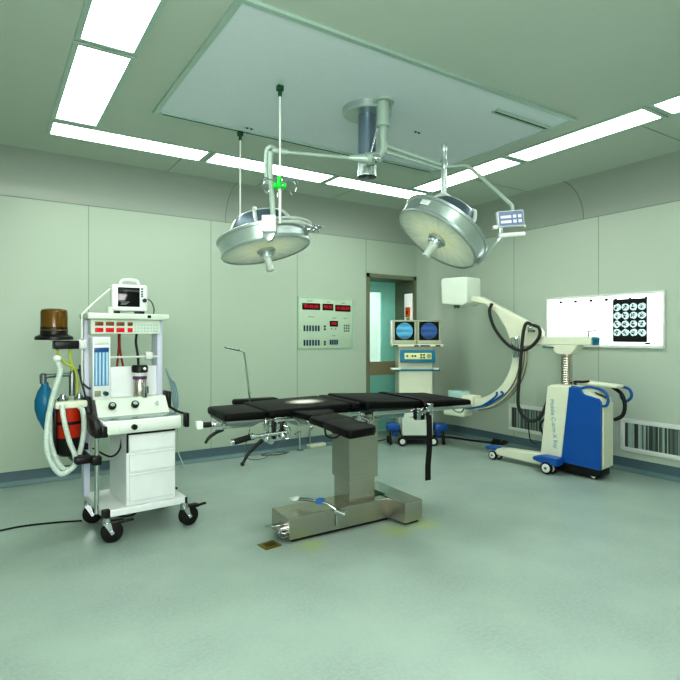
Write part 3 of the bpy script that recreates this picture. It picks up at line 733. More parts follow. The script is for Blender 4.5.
# cables on the right
m = MB()
for k in range(4):
    x = .225+k*.012
    m.tube([(x, .12, 1.10-k*.03), (x+.02, .08, .98), (x+.035, .06, .84), (x+.055-.02*k, .05, .70)], .005, seg=6)
m.build('hanging_leads', mat('grey blue leads', rgb(120, 150, 156), .5), t)
MB().tube([(.26, .0, .72), (.275, .0, .6), (.27, .0, .5), (.30, -.02, .40), (.32, -.03, .36)], .004, seg=6).build('sample_line', mat('pale line', rgb(176, 200, 176), .5), t)
MB().tube([(.0, .1, .15), (-.02, .0, .11), (-.08, -.05, .085), (-.18, .0, .09), (-.25, .1, .14)], .007).build('under_cable', M_black, t)
a = math.radians(A)
# power cable on the floor
c_ = [P(82, 520, 3.93), P(74, 521, 3.92), P(60, 521, 3.9), P(35, 524, 3.85), P(12, 530, 3.78), P(-30, 540, 3.6)]
o_ = MB().tube([(q.x, q.y, .006) for q in c_], .006).build('power_cable', M_rubber); tag(o_, 'black power cable on floor running left from the anesthesia trolley', 'cable')

# patient monitor on the shelf
t = thing('patient_monitor', 'white portable patient monitor with dark screen on top shelf of trolley', 'monitor', (o[0]-.035, o[1]+.15, 1.5125), A-8)
m = MB(); m.box(-.14, .11, -.05, .09, .02, .215, .022, seg=3); m.build('housing', M_white, t)
MB().box(-.098, .052, -.053, -.048, .052, .192, .004).build('screen', M_screen, t)
m = MB()
for k, (x0, x1, z) in enumerate(((-.08, -.02, .085), (-.075, -.03, .075), (-.08, -.04, .068))): m.box(x0, x1, -.0545, -.053, z-.0015, z+.0015)
m.build('trace', mat('trace grey', rgb(150, 170, 160), .5, emit=.3), t)
for z in (.185, .165, .147, .132): MB().box(.062, .076, -.054, -.048, z-.005, z+.005, .002).build('key', M_navy, t)
MB().cyl((.085, -.075, .10), (.085, -.048, .10), .014, seg=20).build('rotary_knob', M_black, t)
MB().tube([(-.075, .02, .205), (-.065, .02, .245), (-.03, .02, .255), (.01, .02, .255), (.045, .02, .245), (.055, .02, .205)], .011, seg=10).build('carry_handle', M_white2, t)
MB().box(-.13, -.08, -.03, .07, 0, .025, .006).box(.03, .09, -.03, .07, 0, .025, .006).cyl((-.15, -.03, .035), (-.13, -.03, .035), .016, seg=16, m=M_black).build('feet', M_white2, t)
MB().tube([(.10, .0, .12), (.14, .0, .10), (.165, .02, .05), (.17, .05, .02), (.175, .1, .004)], .005).build('cable', M_greyp, t)
tb = thing('small_cup', 'small white cup on trolley shelf left of patient monitor', 'cup', (o[0]-.18, o[1]+.13, 1.512))
MB().lathe([(0, .0), (.018, 0), (.02, .045), (.024, .05), (.018, .05), (.016, .005), (0, .005)], seg=24).build('cup', M_white2, tb)

# ================================================================== OPERATING TABLE
o = (2.224, 3.23)
t = thing('operating_table', 'stainless operating table with black padded sections and armboards', 'operating table', (o[0], o[1], 0), 0)
RT = RZ(-5)
# base (aligned with the room)
MB().box(-.585, .245, -.115, .145, .022, .165, .004).prism([(.222, -.114, .022), (.25, -.283, .022), (.418, -.272, .022), (.445, .31, .022), (.235, .31, .022), (.222, .144, .022)], (0, 0, .143), .003).build('base', M_ss, t)
MB().box(-.56, .235, -.10, .13, .004, .022).box(.28, .395, -.255, .275, .004, .022).build('base_skirt', M_black, t)
MB().box(.16, .27, -.02, .17, .16, .170).build('base_mat', mat('dark green mat', rgb(18, 70, 52), .5), t)
MB().box(-.075, .15, -.055, .145, .165, .40, .003).build('inner_column', M_ss, t)
MB().box(-.085, .168, -.07, .16, .325, .755, .003).build('outer_column', M_ss, t)
MB(RT).box(-.12, .16, -.05, .25, .74, .79, .01).prism([(-.1, .0, .76), (.3, .0, .80), (.3, .0, .76), (.12, .0, .70), (-.1, .0, .68)], (0, .2, 0), .004).build('column_head', M_ss, t)
# brake pedal lever
MB().tube([(-.42, .09, .215), (-.37, .02, .22), (-.28, -.09, .205), (-.205, -.15, .14)], .011, smooth=False).build('pedal_lever', M_chrome, t)
MB().sph((-.42, .09, .22), .016, (1.5, 1.5, .8)).box(-.46, -.39, .07, .12, .208, .224, .005).build('pedal_tip', M_white2, t)
MB().box(-.34, -.28, -.07, -.02, .20, .232, .008, R=RZ(35)).build('pedal_grip', mat('pedal blue', rgb(60, 120, 190), .4), t)
MB().cyl((-.235, -.12, .155), (-.185, -.175, .135), .022).cyl((-.225, -.125, .05), (-.225, -.125, .13), .008).build('pedal_pivot', M_chrome, t)
MB().box(-.64, -.585, -.11, -.03, .05, .06, .003, R=RX(12)).box(-.66, -.585, -.02, .10, .075, .085, .003, R=RX(-14)).cyl((-.625, -.04, .08), (-.585, -.04, .08), .018).build('foot_lock', M_chrome, t)
# pads
def pad(name, x0, x1, y0, y1, za, zb, th=.056, bev=.02):
    """padded section whose top runs from height za (head side) to zb (foot side)"""
    F = RT @ T((x0+x1)/2, (y0+y1)/2, (za+zb)/2) @ Matrix.Rotation(-math.atan2(zb-za, x1-x0), 4, 'Y')
    m = MB(F); a_, b_ = (x1-x0)/2, (y1-y0)/2; m.box(-a_, a_, -b_, b_, -th, 0, bev, seg=4); return m.build(name, M_pad, t)
ZT = .868
pad('head_pad', -.975, -.70, -.09, .36, .858, .862)
pad('torso_pad', -.69, -.075, -.10, .46, .862, .880)
pad('waist_pad', -.07, .005, -.11, .465, .880, .882, .054)
pad('leg_pad', .012, .50, -.17, .46, .893, .872, .056)
pad('foot_pad', .506, .965, -.175, .44, .872, .852, .056)
pad('side_armboard_pad', -.72, -.37, .52, .63, ZT, ZT, .045)
def apad(pts, zt, th=.045):
    m = MB(RT); m.prism([(x, y, zt-th) for x, y in pts], (0, 0, th), .016); return m.build('armboard_pad', M_pad, t)
apad([(-.53, -.08), (-.24, -.08), (-.25, -.20), (-.47, -.34), (-.50, -.30)], .853)
apad([(-.49, -.31), (-.275, -.17), (-.275, -.48), (-.31, -.56), (-.525, -.56), (-.52, -.35)], .846)
apad([(-.525, -.55), (-.32, -.51), (-.312, -.78), (-.33, -.84), (-.37, -.87), (-.52, -.915), (-.55, -.90)], .850, .05)
MB(RT).box(-.45, -.33, -.85, -.05, .78, .80, .004).build('armboard_plate', M_ss, t)
# under frames
MB(RT).box(-.97, -.72, -.10, .29, ZT-.075, ZT-.056, .003).prism([(-.96, -.09, ZT-.075), (-.74, -.09, ZT-.075), (-.80, -.09, ZT-.10), (-.93, -.09, ZT-.10)], (0, .37, 0)).build('head_plate', M_greyp, t)
MB(RT).box(-.67, -.01, -.08, .44, ZT-.085, ZT-.058, .003).box(-.45, -.1, -.02, .38, ZT-.135, ZT-.085, .004).build('torso_plate', mat('pale steel tray', rgb(170, 184, 180), .3, metal=.6), t)
MB(RT @ RY(2.5)).box(.02, .49, -.14, .44, .822, .834, .003).box(.515, .955, -.15, .42, .822, .834, .003).build('leg_plate', mat('teal grey plate', rgb(70, 96, 92), .4, metal=.4), t)
MB(RT).box(.05, .45, .0, .34, ZT-.14, ZT-.07, .01).build('leg_tray', mat('tray pale blue', rgb(140, 166, 172), .3, metal=.4), t)
for (x0, x1, y) in ((-.66, -.53, -.125), (-.2, -.02, -.125), (.05, .47, -.19), (.56, .94, -.195), (-.66, -.02, .485), (.05, .47, .485), (.56, .94, .46)):
    m = MB(RT); m.box(x0, x1, y-.005, y+.005, ZT-.075, ZT-.048, .002)
    for x in (x0+.03, x1-.03): m.cyl((x, y, ZT-.062), (x, y+(.03 if y < 0 else -.03), ZT-.062), .006, seg=10)
    m.build('side_rail', M_chrome, t)
# head end clamps, levers
m = MB(RT @ T(-.09, 0, .015)); m.box(-.96, -.90, -.10, -.05, ZT-.12, ZT-.07, .006).cyl((-.97, -.06, ZT-.085), (-.90, -.06, ZT-.085), .016).box(-.93, -.72, -.09, -.07, ZT-.11, ZT-.095, .003).cyl((-.9, -.02, ZT-.12), (-.74, -.02, ZT-.11), .01)
m.build('head_clamp', M_chrome, t)
MB(RT @ T(-.09, 0, .015)).cyl((-1.02, -.06, ZT-.085), (-.965, -.06, ZT-.085), .017, bev=.003).build('clamp_grip', M_black, t)
MB(RT @ T(-.09, 0, .015)).box(-1.06, -1.02, -.085, -.035, ZT-.108, ZT-.06, .006).build('clamp_cap', M_white2, t)
MB(RT @ T(-.09, 0, .015)).tube([(-.90, -.08, ZT-.12), (-.94, -.10, ZT-.128), (-.99, -.11, ZT-.155), (-1.015, -.11, ZT-.19)], (.013, .008)).build('release_lever', M_black, t)
m = MB(RT)
for x in (-.70, -.62, -.585): m.box(x-.014, x+.014, -.10, -.07, ZT-.20, ZT-.06, .004)
m.cyl((-.80, -.12, ZT-.16), (-.56, -.12, ZT-.15), .013).cyl((-.72, -.085, ZT-.1), (-.56, -.085, ZT-.1), .010).sph((-.60, -.12, ZT-.17), .026).cyl((-.68, -.12, ZT-.20), (-.68, -.03, ZT-.20), .02)
m.tube([(-.60, -.1, ZT-.1), (-.55, -.12, ZT-.13), (-.54, -.1, ZT-.19), (-.60, -.08, ZT-.2)], .007)
m.build('hinge_bracket', M_chrome, t)
MB(RT).box(-.665, -.645, -.115, -.08, ZT-.19, ZT-.07, .003).box(-.602, -.59, -.115, -.085, ZT-.17, ZT-.06, .003).build('hinge_blocks', M_black, t)
MB(RT @ T(-.085, 0, .03)).cyl((-.85, -.13, ZT-.21), (-.735, -.12, ZT-.19), .019, bev=.004).build('handle_grip', M_rubber, t)
MB(RT @ T(-.085, 0, .03)).cyl((-.865, -.131, ZT-.2125), (-.848, -.13, ZT-.21), .021).cyl((-.74, -.12, ZT-.191), (-.715, -.12, ZT-.187), .022).build('grip_collars', M_chrome, t)
MB(RT @ T(-.085, 0, .03)).tube([(-.66, -.13, ZT-.215), (-.70, -.14, ZT-.24), (-.76, -.15, ZT-.29), (-.795, -.15, ZT-.345)], (.014, .008)).sph((-.797, -.15, ZT-.348), .013).build('release_lever', M_black, t)
MB(RT).tube([(-.80, -.05, ZT-.12), (-.82, -.0, ZT-.28), (-.78, .0, ZT-.33), (-.68, .0, ZT-.33), (-.60, .0, ZT-.28), (-.55, .0, ZT-.2)], .003, seg=6).build('thin_cable', M_greyp, t)
# linkage under torso and leg
MB(RT).tube([(-.0, -.08, ZT-.09), (.07, -.08, ZT-.12), (.085, -.08, ZT-.17), (.04, -.08, ZT-.2)], .01).build('linkage_hook', M_chrome, t)
MB(RT).tube([(.11, -.1, ZT-.05), (.10, -.1, ZT-.12), (.07, -.09, ZT-.18)], .012).build('linkage_bar', M_chrome, t)
MB(RT).cyl((.01, -.12, ZT-.075), (.01, .4, ZT-.075), .014).build('pivot_rod', M_chrome, t)
MB(RT).box(-.03, .0, -.11, -.08, ZT-.12, ZT-.05, .004).build('pivot_block', M_chrome, t)
MB(RT).tube([(-.08, -.11, ZT-.08), (-.09, -.12, ZT-.12), (-.06, -.12, ZT-.13), (-.05, -.12, ZT-.1)], .006).build('rail_hook', M_chrome, t)
MB(RT).tube([(-.5, -.11, ZT-.08), (-.44, -.12, ZT-.11), (-.40, -.12, ZT-.08)], .006).build('rail_hook', M_chrome, t)
m = MB(RT); m.tube([(-.28, -.09, ZT-.12), (-.27, -.10, ZT-.2), (-.2, -.1, ZT-.22), (-.12, -.1, ZT-.17)], .007).tube([(-.25, -.05, ZT-.1), (-.22, -.08, ZT-.18), (-.15, -.1, ZT-.2)], .006)
m.build('drive_cable', M_black, t)
m = MB(RT)
for x in (.42, .465, .505): m.cyl((x, -.235, ZT-.07), (x, -.16, ZT-.07), .014, seg=14).box(x-.012, x+.012, -.215, -.185, ZT-.10, ZT-.04, .004)
m.box(.41, .52, -.20, -.17, ZT-.135, ZT-.06, .005)
MB(RT).tube([(.78, -.13, ZT-.06), (.82, -.15, ZT-.1), (.88, -.15, ZT-.11), (.94, -.13, ZT-.07)], .006).build('foot_loop', M_chrome, t)
m.build('leg_joint', M_chrome, t)
MB(RT).box(.398, .415, -.21, -.18, ZT-.125, ZT-.05, .004).build('joint_stop', M_black, t)
# anesthesia screen bar
MB(RT).tube([(-.615, .50, ZT-.08), (-.615, .50, ZT+.0), (-.65, .50, 1.16), (-.662, .50, 1.225), (-.68, .50, 1.24), (-.71, .50, 1.245), (-.81, .50, 1.268)], .0075, seg=10, smooth=False).cyl((-.615, .50, ZT-.09), (-.615, .50, ZT-.03), .014).build('screen_bar', M_chrome, t)
# strap over the leg section
sx = .60
m = MB(RT)
st = bmesh.new()
def ribbon(m, pts, w, th):
    tt = bmesh.new(); rows = []
    for k, (x, y, z) in enumerate(pts):
        a_ = Vector(pts[max(k-1, 0)]); b_ = Vector(pts[min(k+1, len(pts)-1)]); tg = (b_-a_).normalized()
        sd = Vector((1, 0, 0)); nn = tg.cross(sd).normalized()*th/2
        c_ = Vector((x, y, z)); rows.append([tt.verts.new(c_-sd*w/2-nn), tt.verts.new(c_+sd*w/2-nn), tt.verts.new(c_+sd*w/2+nn), tt.verts.new(c_-sd*w/2+nn)])
    for A_, B_ in zip(rows, rows[1:]):
        for k in range(4): tt.faces.new((A_[k], A_[(k+1) % 4], B_[(k+1) % 4], B_[k]))
    tt.faces.new(rows[0]); tt.faces.new(rows[-1]); bmesh.ops.recalc_face_normals(tt, faces=tt.faces); m.merge(tt)
zs = .878
ribbon(m, [(.53, .49, .83), (.528, .468, zs-.01), (.527, .44, zs-.001), (.51, .1, zs), (.50, -.14, zs), (.497, -.195, zs-.008), (.497, -.215, zs-.04), (.50, -.235, .77), (.505, -.235, .65), (.50, -.24, .52), (.495, -.23, .40), (.495, -.23, .295)], .046, .006)
m.build('body_strap', M_rubber, t)
MB(RT).box(.475, .525, -.256, -.228, ZT-.07, ZT-.01, .005, R=RX(12)).box(.49, .515, -.262, -.235, ZT-.095, ZT-.06, .004).build('strap_buckle', M_chrome, t)

# floor outlet
q = P(269.5, 545.5, 1.35*FPX/209.5)
t = thing('floor_outlet', 'square brass floor socket cover in front of operating table base', 'floor socket', (q.x, q.y, 0), 6)
MB().box(-.06, .06, -.055, .055, 0, .007, .003).build('cover_plate', M_brass, t)
MB().box(-.035, .035, -.03, .03, .007, .010, .002).build('flap', mat('brass dark', rgb(104, 92, 30), .4, metal=.6), t)

# ================================================================== MOBILE C-ARM X-RAY
o = (4.88, 3.17)
t = thing('mobile_x_ray_unit', 'blue and cream mobile x-ray cart with a large C-shaped arm', 'x-ray machine', (o[0], o[1], 0), 97)
# local x = forwards (towards the far corner), +y = side that faces the camera
H_ = .165
HB = -.075
body = [(.325, .12), (.25, .835), (.225, .862), (-.14, .862), (-.20, .80), (-.285, .765), (-.295, .745), (-.285, .10)]
MB().prism([(x, H_-.02, z) for x, z in body], (0, HB-H_+.04, 0), .012).build('cabinet', M_cream, t)
MB().prism([(x, H_, z) for x, z in [(.322, .125), (.243, .85), (.02, .858), (.10, .125)]], (0, -.03, 0), .006).build('front_side_panel', M_cream, t)
MB().prism([(x, H_+.004, z) for x, z in [(.098, .115), (.018, .856), (-.075, .852), (-.10, .83), (-.12, .80), (-.15, .79), (-.27, .765), (-.288, .735), (-.282, .10)]], (0, -.035, 0), .006).build('side_panel', M_blue, t)
MB().prism([(x, HB-.004, z) for x, z in [(.098, .115), (.018, .856), (-.27, .765), (-.282, .10)]], (0, .03, 0), .006).build('side_panel', M_blue, t)
MB().box(-.27, .25, HB+.01, .15, .03, .11, .01).build('skirt', M_black, t)
MB().box(-.302, -.288, HB+.02, .145, .12, .72, .004).build('rear_panel', M_cream, t)
# text on the front side panel, reading downwards
text('side_text', 'Mobile C-arm X Ray', .058, T(.175, H_+.0015, .48) @ RZ(180) @ RX(90) @ RZ(-85), M_txt, t)
# column
m = MB(); m.lathe([(.052, .86), (.052, 1.185)], (.125, 0, 0), seg=32)
for k in range(14): m.lathe([(.052, .868+k*.023), (.055, .872+k*.023), (.052, .876+k*.023)], (.125, 0, 0), seg=32)
m.build('lift_column', M_ss, t)
MB().prism([(.27, .07, 1.262), (-.02, .07, 1.262), (.03, .07, 1.19), (.06, .07, 1.165), (.19, .07, 1.165), (.22, .07, 1.19)], (0, -.14, 0), .008).build('column_head', M_cream, t)
MB().box(-.155, .40, -.075, .075, 1.26, 1.345, .01).build('horizontal_arm', M_cream, t)
MB().box(-.178, -.155, -.06, .06, 1.262, 1.34, .008).cyl((-.16, .0, 1.30), (-.21, .05, 1.30), .012).build('arm_end_cap', M_tealb, t)
MB().tube([(.22, .08, 1.235), (.33, .10, 1.24)], .008, smooth=False).build('lock_lever', mat('lever steel', rgb(96, 120, 120), .3, metal=.7), t)
MB().tube([(-.12, .06, 1.34), (-.12, .065, 1.395), (-.2, .07, 1.40)], .007, smooth=False).build('lock_lever', mat('lever steel', rgb(96, 120, 120), .3, metal=.7), t)
# C arm
cc = (1.25, 1.17); Ro, Ri = .665, .54
def arc(R0, a0, a1, n=40): return [(cc[0]+R0*math.cos(math.radians(a0+(a1-a0)*k/n)), cc[1]+R0*math.sin(math.radians(a0+(a1-a0)*k/n))) for k in range(n+1)]
a0, a1 = 148, 290
out = arc(Ro, a0, a1); inn = arc(Ri, a0, a1)
tt = bmesh.new(); rows = []
for (x1, z1), (x2, z2) in zip(out, inn): rows.append([tt.verts.new((x1, .045, z1)), tt.verts.new((x1, -.045, z1)), tt.verts.new((x2, -.045, z2)), tt.verts.new((x2, .045, z2))])
for A_, B_ in zip(rows, rows[1:]):
    for k in range(4): tt.faces.new((A_[k], A_[(k+1) % 4], B_[(k+1) % 4], B_[k]))
tt.faces.new(rows[0]); tt.faces.new(rows[-1]); bmesh.ops.recalc_face_normals(tt, faces=tt.faces)
m = MB(); m.merge(tt); m.build('c_arm', M_cream, t)
m = MB()
for R_, y in ((Ro+.008, .03), (Ro+.008, -.03), (Ro-.02, .05)): m.tube([(x, y, z) for x, z in arc(R_, 170, 262, 30)], .010, seg=8, smooth=False)
m.build('c_arm_track', M_ss, t)
# upper triangular mounting plate
MB().prism([(x, .06, z) for x, z in [(1.27, 1.81), (1.14, 1.80), (.42, 1.435), (.39, 1.39), (.39, 1.265), (.56, 1.24), (.70, 1.22), (.79, 1.44), (.90, 1.60), (1.05, 1.71), (1.27, 1.755)]], (0, -.12, 0), .008).build('arm_plate', M_cream, t)
MB().box(.62, .70, .05, .085, 1.12, 1.34, .01, R=RY(8)).box(.60, .615, .05, .09, 1.10, 1.35, .004, R=RY(8)).build('carriage_clamp', M_chrome, t)
MB().prism([(x, .14, z) for x, z in [(1.30, 1.70), (1.60, 1.735), (1.615, 2.01), (1.59, 2.04), (1.25, 2.03), (1.235, 2.01), (1.235, 1.735)]], (0, -.26, 0), .01).build('image_intensifier', M_cream2, t)
MB().lathe([(0, 1.68), (.03, 1.68), (.035, 1.69), (.035, 1.73)], (1.45, .05, 0), seg=20).build('intensifier_port', M_greyp, t)
# tube head at the bottom
m = MB(); m.box(1.32, 1.62, -.10, .10, .40, .60, .03, seg=3).box(1.28, 1.34, -.07, .07, .47, .62, .02); m.build('x_ray_tube', M_cream, t)
MB().box(1.36, 1.56, -.085, .085, .60, .70, .008).build('collimator', M_clear, t)
MB().box(1.20, 1.36, -.08, .08, .56, .66, .01).build('tube_bracket', M_cream, t)
# blue handles and cables near the lower C
def cp(pts, ly=.0):
    out = []; a_ = math.radians(97); ca, sa = math.cos(a_), math.sin(a_)
    for q in pts:
        yy = q[2] if len(q) > 2 else ly
        r = P(q[0], q[1], 1)-Vector((0, 0, EYE)); e = Vector((-o[0], -o[1]))
        rx, ry = ca*r.x+sa*r.y, -sa*r.x+ca*r.y; qx, qy = ca*e.x+sa*e.y, -sa*e.x+ca*e.y
        k = (yy-qy)/ry; out.append(Vector((qx+k*rx, yy, EYE+k*r.z)))
    return out
MB().tube(cp([(466, 408.5), (478, 407), (490, 403), (500, 397), (503, 394), (501, 391.5)], .08), .012).tube(cp([(482, 406), (490, 401), (496, 396), (497, 392)], .09), .011).build('c_arm_handle', M_blue2, t)
MB().tube(cp([(492, 303.5), (489.5, 312), (494, 327), (504, 341), (514, 348.5), (524, 350), (533, 345), (539.5, 336), (539, 328), (533, 325)], .10), .018, rip=.012, seg=10).build('cable_loop', M_darkhose, t)
MB().tube(cp([(532, 325, .09), (527, 323, .10), (524, 329, .11), (522, 345, .125), (520, 370, .12), (518, 395, .12), (519, 408, .12), (525, 418, .12), (533, 421, .12), (541, 416, .12), (546, 405, .12), (549, 396, .10)]), .018, rip=.012, seg=10).build('cable_loop', M_darkhose, t)
MB().box(.46, .50, .06, .10, 1.415, 1.445, .006).cyl((.43, .08, 1.40), (.47, .13, 1.40), .012).build('cable_clamp', M_chrome, t)
MB().tube(cp([(529, 421), (529, 432), (531, 441), (537, 444)], .10), .006).tube([(.30, .1, .52), (.34, .12, .44), (.32, .1, .33), (.30, .08, .28)], .008).build('thin_lead', M_black, t)
# base legs and wheels
MB().prism([(.22, .16, .04), (.22, .16, .165), (.70, .155, .14), (.93, .15, .115), (.94, .15, .06)], (0, -.12, 0), .012).build('base_beam', M_cream, t)
MB().prism([(.07, H_, .09), (.07, H_, .165), (.24, H_, .17), (.33, H_, .15), (.33, H_, .12), (.24, H_, .10)], (0, .13, 0), .01).build('wheel_fender', M_blue, t)
MB().box(.84, .98, .03, .165, .105, .135, .012).build('front_fender', M_blue2, t)
def wheel(x, y, r, w=.03, name='wheel'):
    q = MB().cyl((x, y-w/2, r), (x, y+w/2, r), r, bev=.008).build(name, M_rubber, t)
    MB().cyl((x, y-w/2-.004, r), (x, y+w/2+.006, r), r*.72, bev=.004, m=M_white2).cyl((x, y+w/2+.006, r), (x, y+w/2+.009, r), r*.22, m=M_greyp).build('hub', M_white2, q)
for (x, y, r) in ((.185, .285, .060), (.165, .225, .055), (.885, .15, .05), (.86, .075, .05), (.2, -.12, .05), (-.2, .11, .034), (-.2, -.04, .034)): wheel(x, y, r)
# rear handle bars and tray
MB().tube([(-.09, .15, .85), (-.16, .15, .868), (-.27, .15, .855), (-.325, .15, .82), (-.345, .15, .76), (-.33, .15, .71), (-.29, .15, .70)], .013).tube([(-.09, .15, .85), (.0, .15, .858)], .013, smooth=False).build('push_handle', M_blue2, t)
MB().tube([(-.05, -.15, .88), (-.2, -.15, .885), (-.38, -.15, .86), (-.425, -.15, .82), (-.425, -.15, .77), (-.38, -.15, .73), (-.34, -.15, .76), (-.33, -.15, .82)], .013).build('push_handle', M_blue2, t)
MB().box(-.37, -.02, -.14, .02, .872, .90, .008, R=RY(-4)).build('keyboard_tray', M_cream, t)
MB().tube([(.06, -.05, .87), (.02, .05, .90), (-.06, .05, .905), (-.10, .0, .91)], .012).build('tray_cable', M_black, t)
MB().tube([(-.10, .06, .82), (-.2, .07, .80), (-.29, .06, .77)], .014).build('inner_bar', M_darkhose, t)
MB().tube([(-.27, -.12, .86), (-.36, -.1, .80), (-.39, -.1, .70), (-.37, -.1, .60), (-.30, -.08, .55)], .017).build('rear_cable', M_black, t)

# ================================================================== MONITOR CART
t = thing('monitor_cart', 'cream wheeled console with blue control panel and side shelf bar', 'cart', (4.555, 5.235, 0), -33)
# local x = right as seen, y = away from camera
MB().box(-.215, .215, -.05, .40, .16, 1.24, .015).build('cabinet', M_cream, t)
MB().box(-.19, .19, -.22, -.04, .12, .44, .012).build('foot_box', M_cream2, t)
m = MB(); m.prism([(-.20, -.06, 1.02), (-.20, -.13, 1.02), (-.20, -.10, 1.175), (-.20, -.06, 1.175)], (.44, 0, 0), .006); m.build('control_panel', M_tealb, t)
RM = T(0, -.117, 1.098) @ RX(-11)
MB(RM).box(-.15, .19, -.006, .004, -.04, .04, .004).build('key_plate', mat('key plate pale yellow', rgb(214, 222, 168), .45), t)
kx = [(-.115, 0), (-.05, 0), (-.015, 0), (.06, .015), (.095, .015), (.06, -.018), (.095, -.018)]
for x, z in kx: MB(RM).box(x-.011, x+.011, -.012, -.006, z-.010, z+.010, .002).build('key', M_dgrey, t)
MB(RM).cyl((.155, -.012, 0), (.155, -.006, 0), .028, seg=20).build('key_dial', mat('dial khaki', rgb(150, 160, 120), .5), t)
MB().cyl((-.28, -.15, .925), (.29, -.15, .925), .012).box(-.24, -.21, -.15, -.04, .915, .935, .003).box(.21, .24, -.15, -.04, .915, .935, .003).build('front_rail', M_tealb, t)
MB().box(-.33, -.20, -.20, -.10, .93, .955, .012).box(.20, .27, -.18, -.12, .93, .955, .01).build('rail_grips', M_white2, t)
MB().box(-.30, .34, -.12, .24, 1.215, 1.245, .005).build('monitor_shelf', M_cream, t)
m = MB()
for x in (-.26, .0, .08, .14, .27): m.box(x-.03, x+.03, -.122, -.118, 1.218, 1.236, .002)
m.build('shelf_sockets', M_dgrey, t)
for sx in (-1, 1):
    f_ = MB().box(sx*.215, sx*.375, -.20, -.02, .17, .26, .02).box(sx*.24, sx*.30, -.16, -.06, .10, .19, .01).build('leg_cover', M_blue, t)
    MB().cyl((sx*.33-.015, -.16, .045), (sx*.33+.015, -.16, .045), .045, bev=.006).cyl((sx*.35-.012, -.04, .045), (sx*.35+.012, -.04, .045), .045, bev=.006).box(sx*.33-.012, sx*.33+.012, -.17, -.14, .05, .2, .003).build('caster', M_black, t)
    q = MB().cyl((sx*.19, -.262, .055), (sx*.19, -.225, .055), .055, bev=.008).build('wheel', M_rubber, t)
    MB().cyl((sx*.19, -.268, .055), (sx*.19, -.22, .055), .034, bev=.004).build('hub', M_white2, q)
MB().box(-.17, .17, -.2, .3, .07, .13).build('base_frame', M_black, t)
m = MB()
for k in range(5): m.box(-.10+k*.028, -.08+k*.028, -.2215, -.2195, .345, .352+.006*(k % 2))
m.build('printed_mark', M_ltxt, t)
for sx, lb, em in ((-1, 'left of two cream monitors, bright blue round x-ray image', rgb(96, 186, 214)), (1, 'right of two cream monitors, darker blue round x-ray image', rgb(52, 104, 160))):
    base = Vector((4.555, 5.235, 0)); R_ = Matrix.Rotation(math.radians(-33), 3, 'Z')
    pos = base+R_ @ Vector((.018+sx*.155, .10, 0)); pos.z = 1.245
    t2 = thing('display_monitor', lb, 'monitor', pos, -33, None)
    MB().prism([(-.152, -.10, .0), (.152, -.10, .0), (.115, .22, .0), (-.115, .22, .0)], (0, 0, .27), .01).build('housing', M_cream, t2)
    m = MB()
    m.box(-.152, .152, -.135, -.09, 0, .052, .005).box(-.152, .152, -.135, -.09, .285, .308, .005).box(-.152, -.124, -.135, -.09, .052, .285, .004).box(.124, .152, -.135, -.09, .052, .285, .004)
    m.build('bezel', mat('bezel grey cream', rgb(176, 184, 160), .45), t2)
    MB().box(-.126, .126, -.12, -.10, .05, .287).build('screen', M_screen, t2)
    mm = bpy.data.materials.new('round image'+str(sx)); mm.use_nodes = True; nt = mm.node_tree; b = nt.nodes['Principled BSDF']
    tc = nt.nodes.new('ShaderNodeTexCoord'); nz = nt.nodes.new('ShaderNodeTexNoise'); mp = nt.nodes.new('ShaderNodeMapping'); mp.inputs['Scale'].default_value = (2, 2, 14)
    cr = nt.nodes.new('ShaderNodeValToRGB'); cr.color_ramp.elements[0].position = .4; cr.color_ramp.elements[1].position = .62
    cr.color_ramp.elements[0].color = tuple(c*.6 for c in em[:3])+(1,); cr.color_ramp.elements[1].color = tuple(min(1, c*1.5) for c in em[:3])+(1,)
    nz.inputs['Scale'].default_value = 1.2; nt.links.new(tc.outputs['Object'], mp.inputs[0]); nt.links.new(mp.outputs[0], nz.inputs['Vector']); nt.links.new(nz.outputs['Fac'], cr.inputs[0])
    nt.links.new(cr.outputs[0], b.inputs['Emission Color']); b.inputs['Emission Strength'].default_value = .75; b.inputs['Base Color'].default_value = (0, 0, 0, 1)
    MB().cyl((0, -.124, .169), (0, -.12, .169), .106, seg=40).build('round_image', mm, t2)
    if sx < 0: MB().box(-.17, -.148, -.12, .10, .0, .305, .004).build('side_shield', M_white, t2)

# ================================================================== FLOOR THINGS NEAR THE WALLS
def Fl(px, py, z=0): return P(px, py, (EYE-z)*FPX/(py-HOR))
q = Fl(502, 444)
t = thing('foot_switch', 'black foot switch on floor beside the base of right wall', 'foot switch', (q.x, q.y, 0), -60)
MB().box(-.13, .13, -.08, .08, 0, .035, .01).build('base_plate', M_black, t)
MB().box(-.11, -.01, -.07, .06, .035, .055, .01).build('pedal', M_rubber, t)
MB().box(.01, .11, -.07, .06, .035, .055, .01).build('pedal', M_rubber, t)
MB().tube([(-.12, .06, .03), (-.12, .06, .09), (.12, .06, .09), (.12, .06, .03)], .007, smooth=False).build('guard_bar', M_black, t)
pts = [Fl(433, 437), Fl(448, 438), Fl(470, 441), Fl(486, 443), Fl(494, 443.5)]
o_ = MB().tube([(p_.x, p_.y, .012) for p_ in pts], .012).build('floor_cable', M_rubber); tag(o_, 'thick black cable on floor between monitor console and foot switch', 'cable')
pts = [Fl(508, 444), Fl(520, 446), Fl(532, 447), Fl(541, 448)]
o_ = MB().tube([(p_.x, p_.y, .007) for p_ in pts], .006).build('floor_cable', M_rubber); tag(o_, 'thin dark cable on floor leading from foot switch to x-ray cart', 'cable')
pts = [Fl(350, 441.5), Fl(365, 441), Fl(380, 441), Fl(390, 438)]
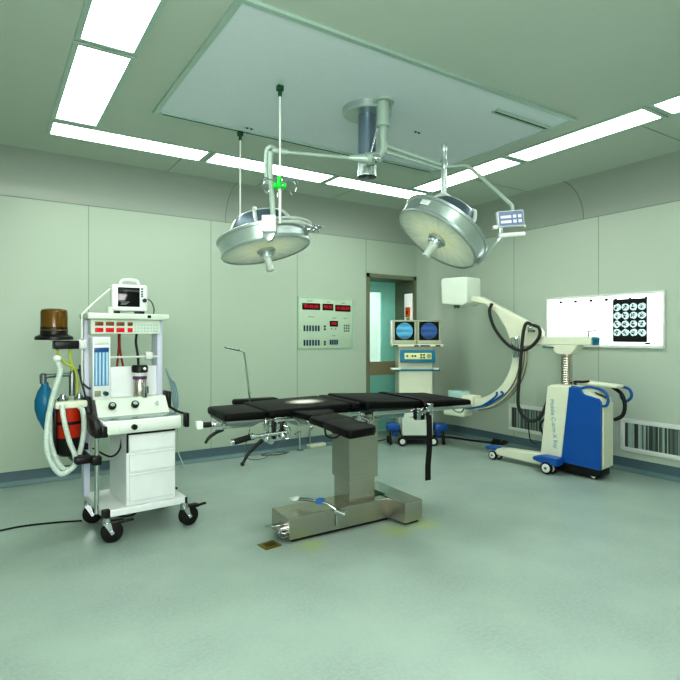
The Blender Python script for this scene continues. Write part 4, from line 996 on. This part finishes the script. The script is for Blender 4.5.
o_ = MB().tube([(p_.x, p_.y, .006) for p_ in pts], .005).build('floor_cable', M_rubber); tag(o_, 'thin dark cable on floor left of monitor console, behind table column', 'cable')
# chrome stand on cream base by the back wall, seen below the table
q = Fl(315, 447)
t = thing('foot_pump', 'low cream pedal base with two chrome posts, on floor behind the table', 'pedal', (q.x, q.y, 0), 8)
MB().box(-.11, .13, -.06, .06, .0, .045, .01).build('base_plate', M_cream, t)
MB().cyl((-.08, 0, .045), (-.08, 0, .22), .012).tube([(-.08, 0, .22), (-.09, -.02, .25), (-.06, -.03, .26), (-.05, 0, .22)], .01).build('post', M_chrome, t)
MB().cyl((-.27, -.05, .0), (-.27, -.05, .24), .014).cyl((-.27, -.05, .23), (-.36, -.08, .21), .010).box(-.30, -.23, -.08, -.02, 0, .012, .004).box(-.30, -.1, -.04, -.02, .004, .016).build('post', M_chrome, t)
pts = [(q.x-.42, q.y-.12), (q.x-.5, q.y-.04), (q.x-.62, q.y-.02), (q.x-.75, q.y-.08), (q.x-.6, q.y-.16), (q.x-.46, q.y-.14)]
o_ = MB().tube([(a_, b_, .008) for a_, b_ in pts], .006).build('coiled_tube', M_greyp); tag(o_, 'grey tube coiled on floor left of the chrome posts', 'tube')
pts = [Fl(176, 446), Fl(186, 463), Fl(190, 478), Fl(184, 484), Fl(174, 484)]

# ================================================================== CAMERA, WORLD, COLOUR
cam = bpy.data.cameras.new('camera'); co = bpy.data.objects.new('camera', cam); COL.objects.link(co)
co.location = (0, 0, EYE); co.rotation_euler = (PI/2, 0, -YAW)
cam.sensor_width = 36; cam.sensor_fit = 'HORIZONTAL'; cam.lens = FPX/680*36; cam.shift_y = -(340-HOR)/680; cam.clip_start = .05
scn.camera = co
w = bpy.data.worlds.new('world'); scn.world = w; w.use_nodes = True
w.node_tree.nodes['Background'].inputs[0].default_value = (.5, .6, .55, 1); w.node_tree.nodes['Background'].inputs[1].default_value = .3
scn.view_settings.view_transform = 'Standard'; scn.view_settings.look = 'None'
scn.view_settings.exposure = .1; scn.view_settings.gamma = .78
scn.cycles.use_denoising = True; scn.cycles.max_bounces = 10; scn.cycles.sample_clamp_indirect = 6
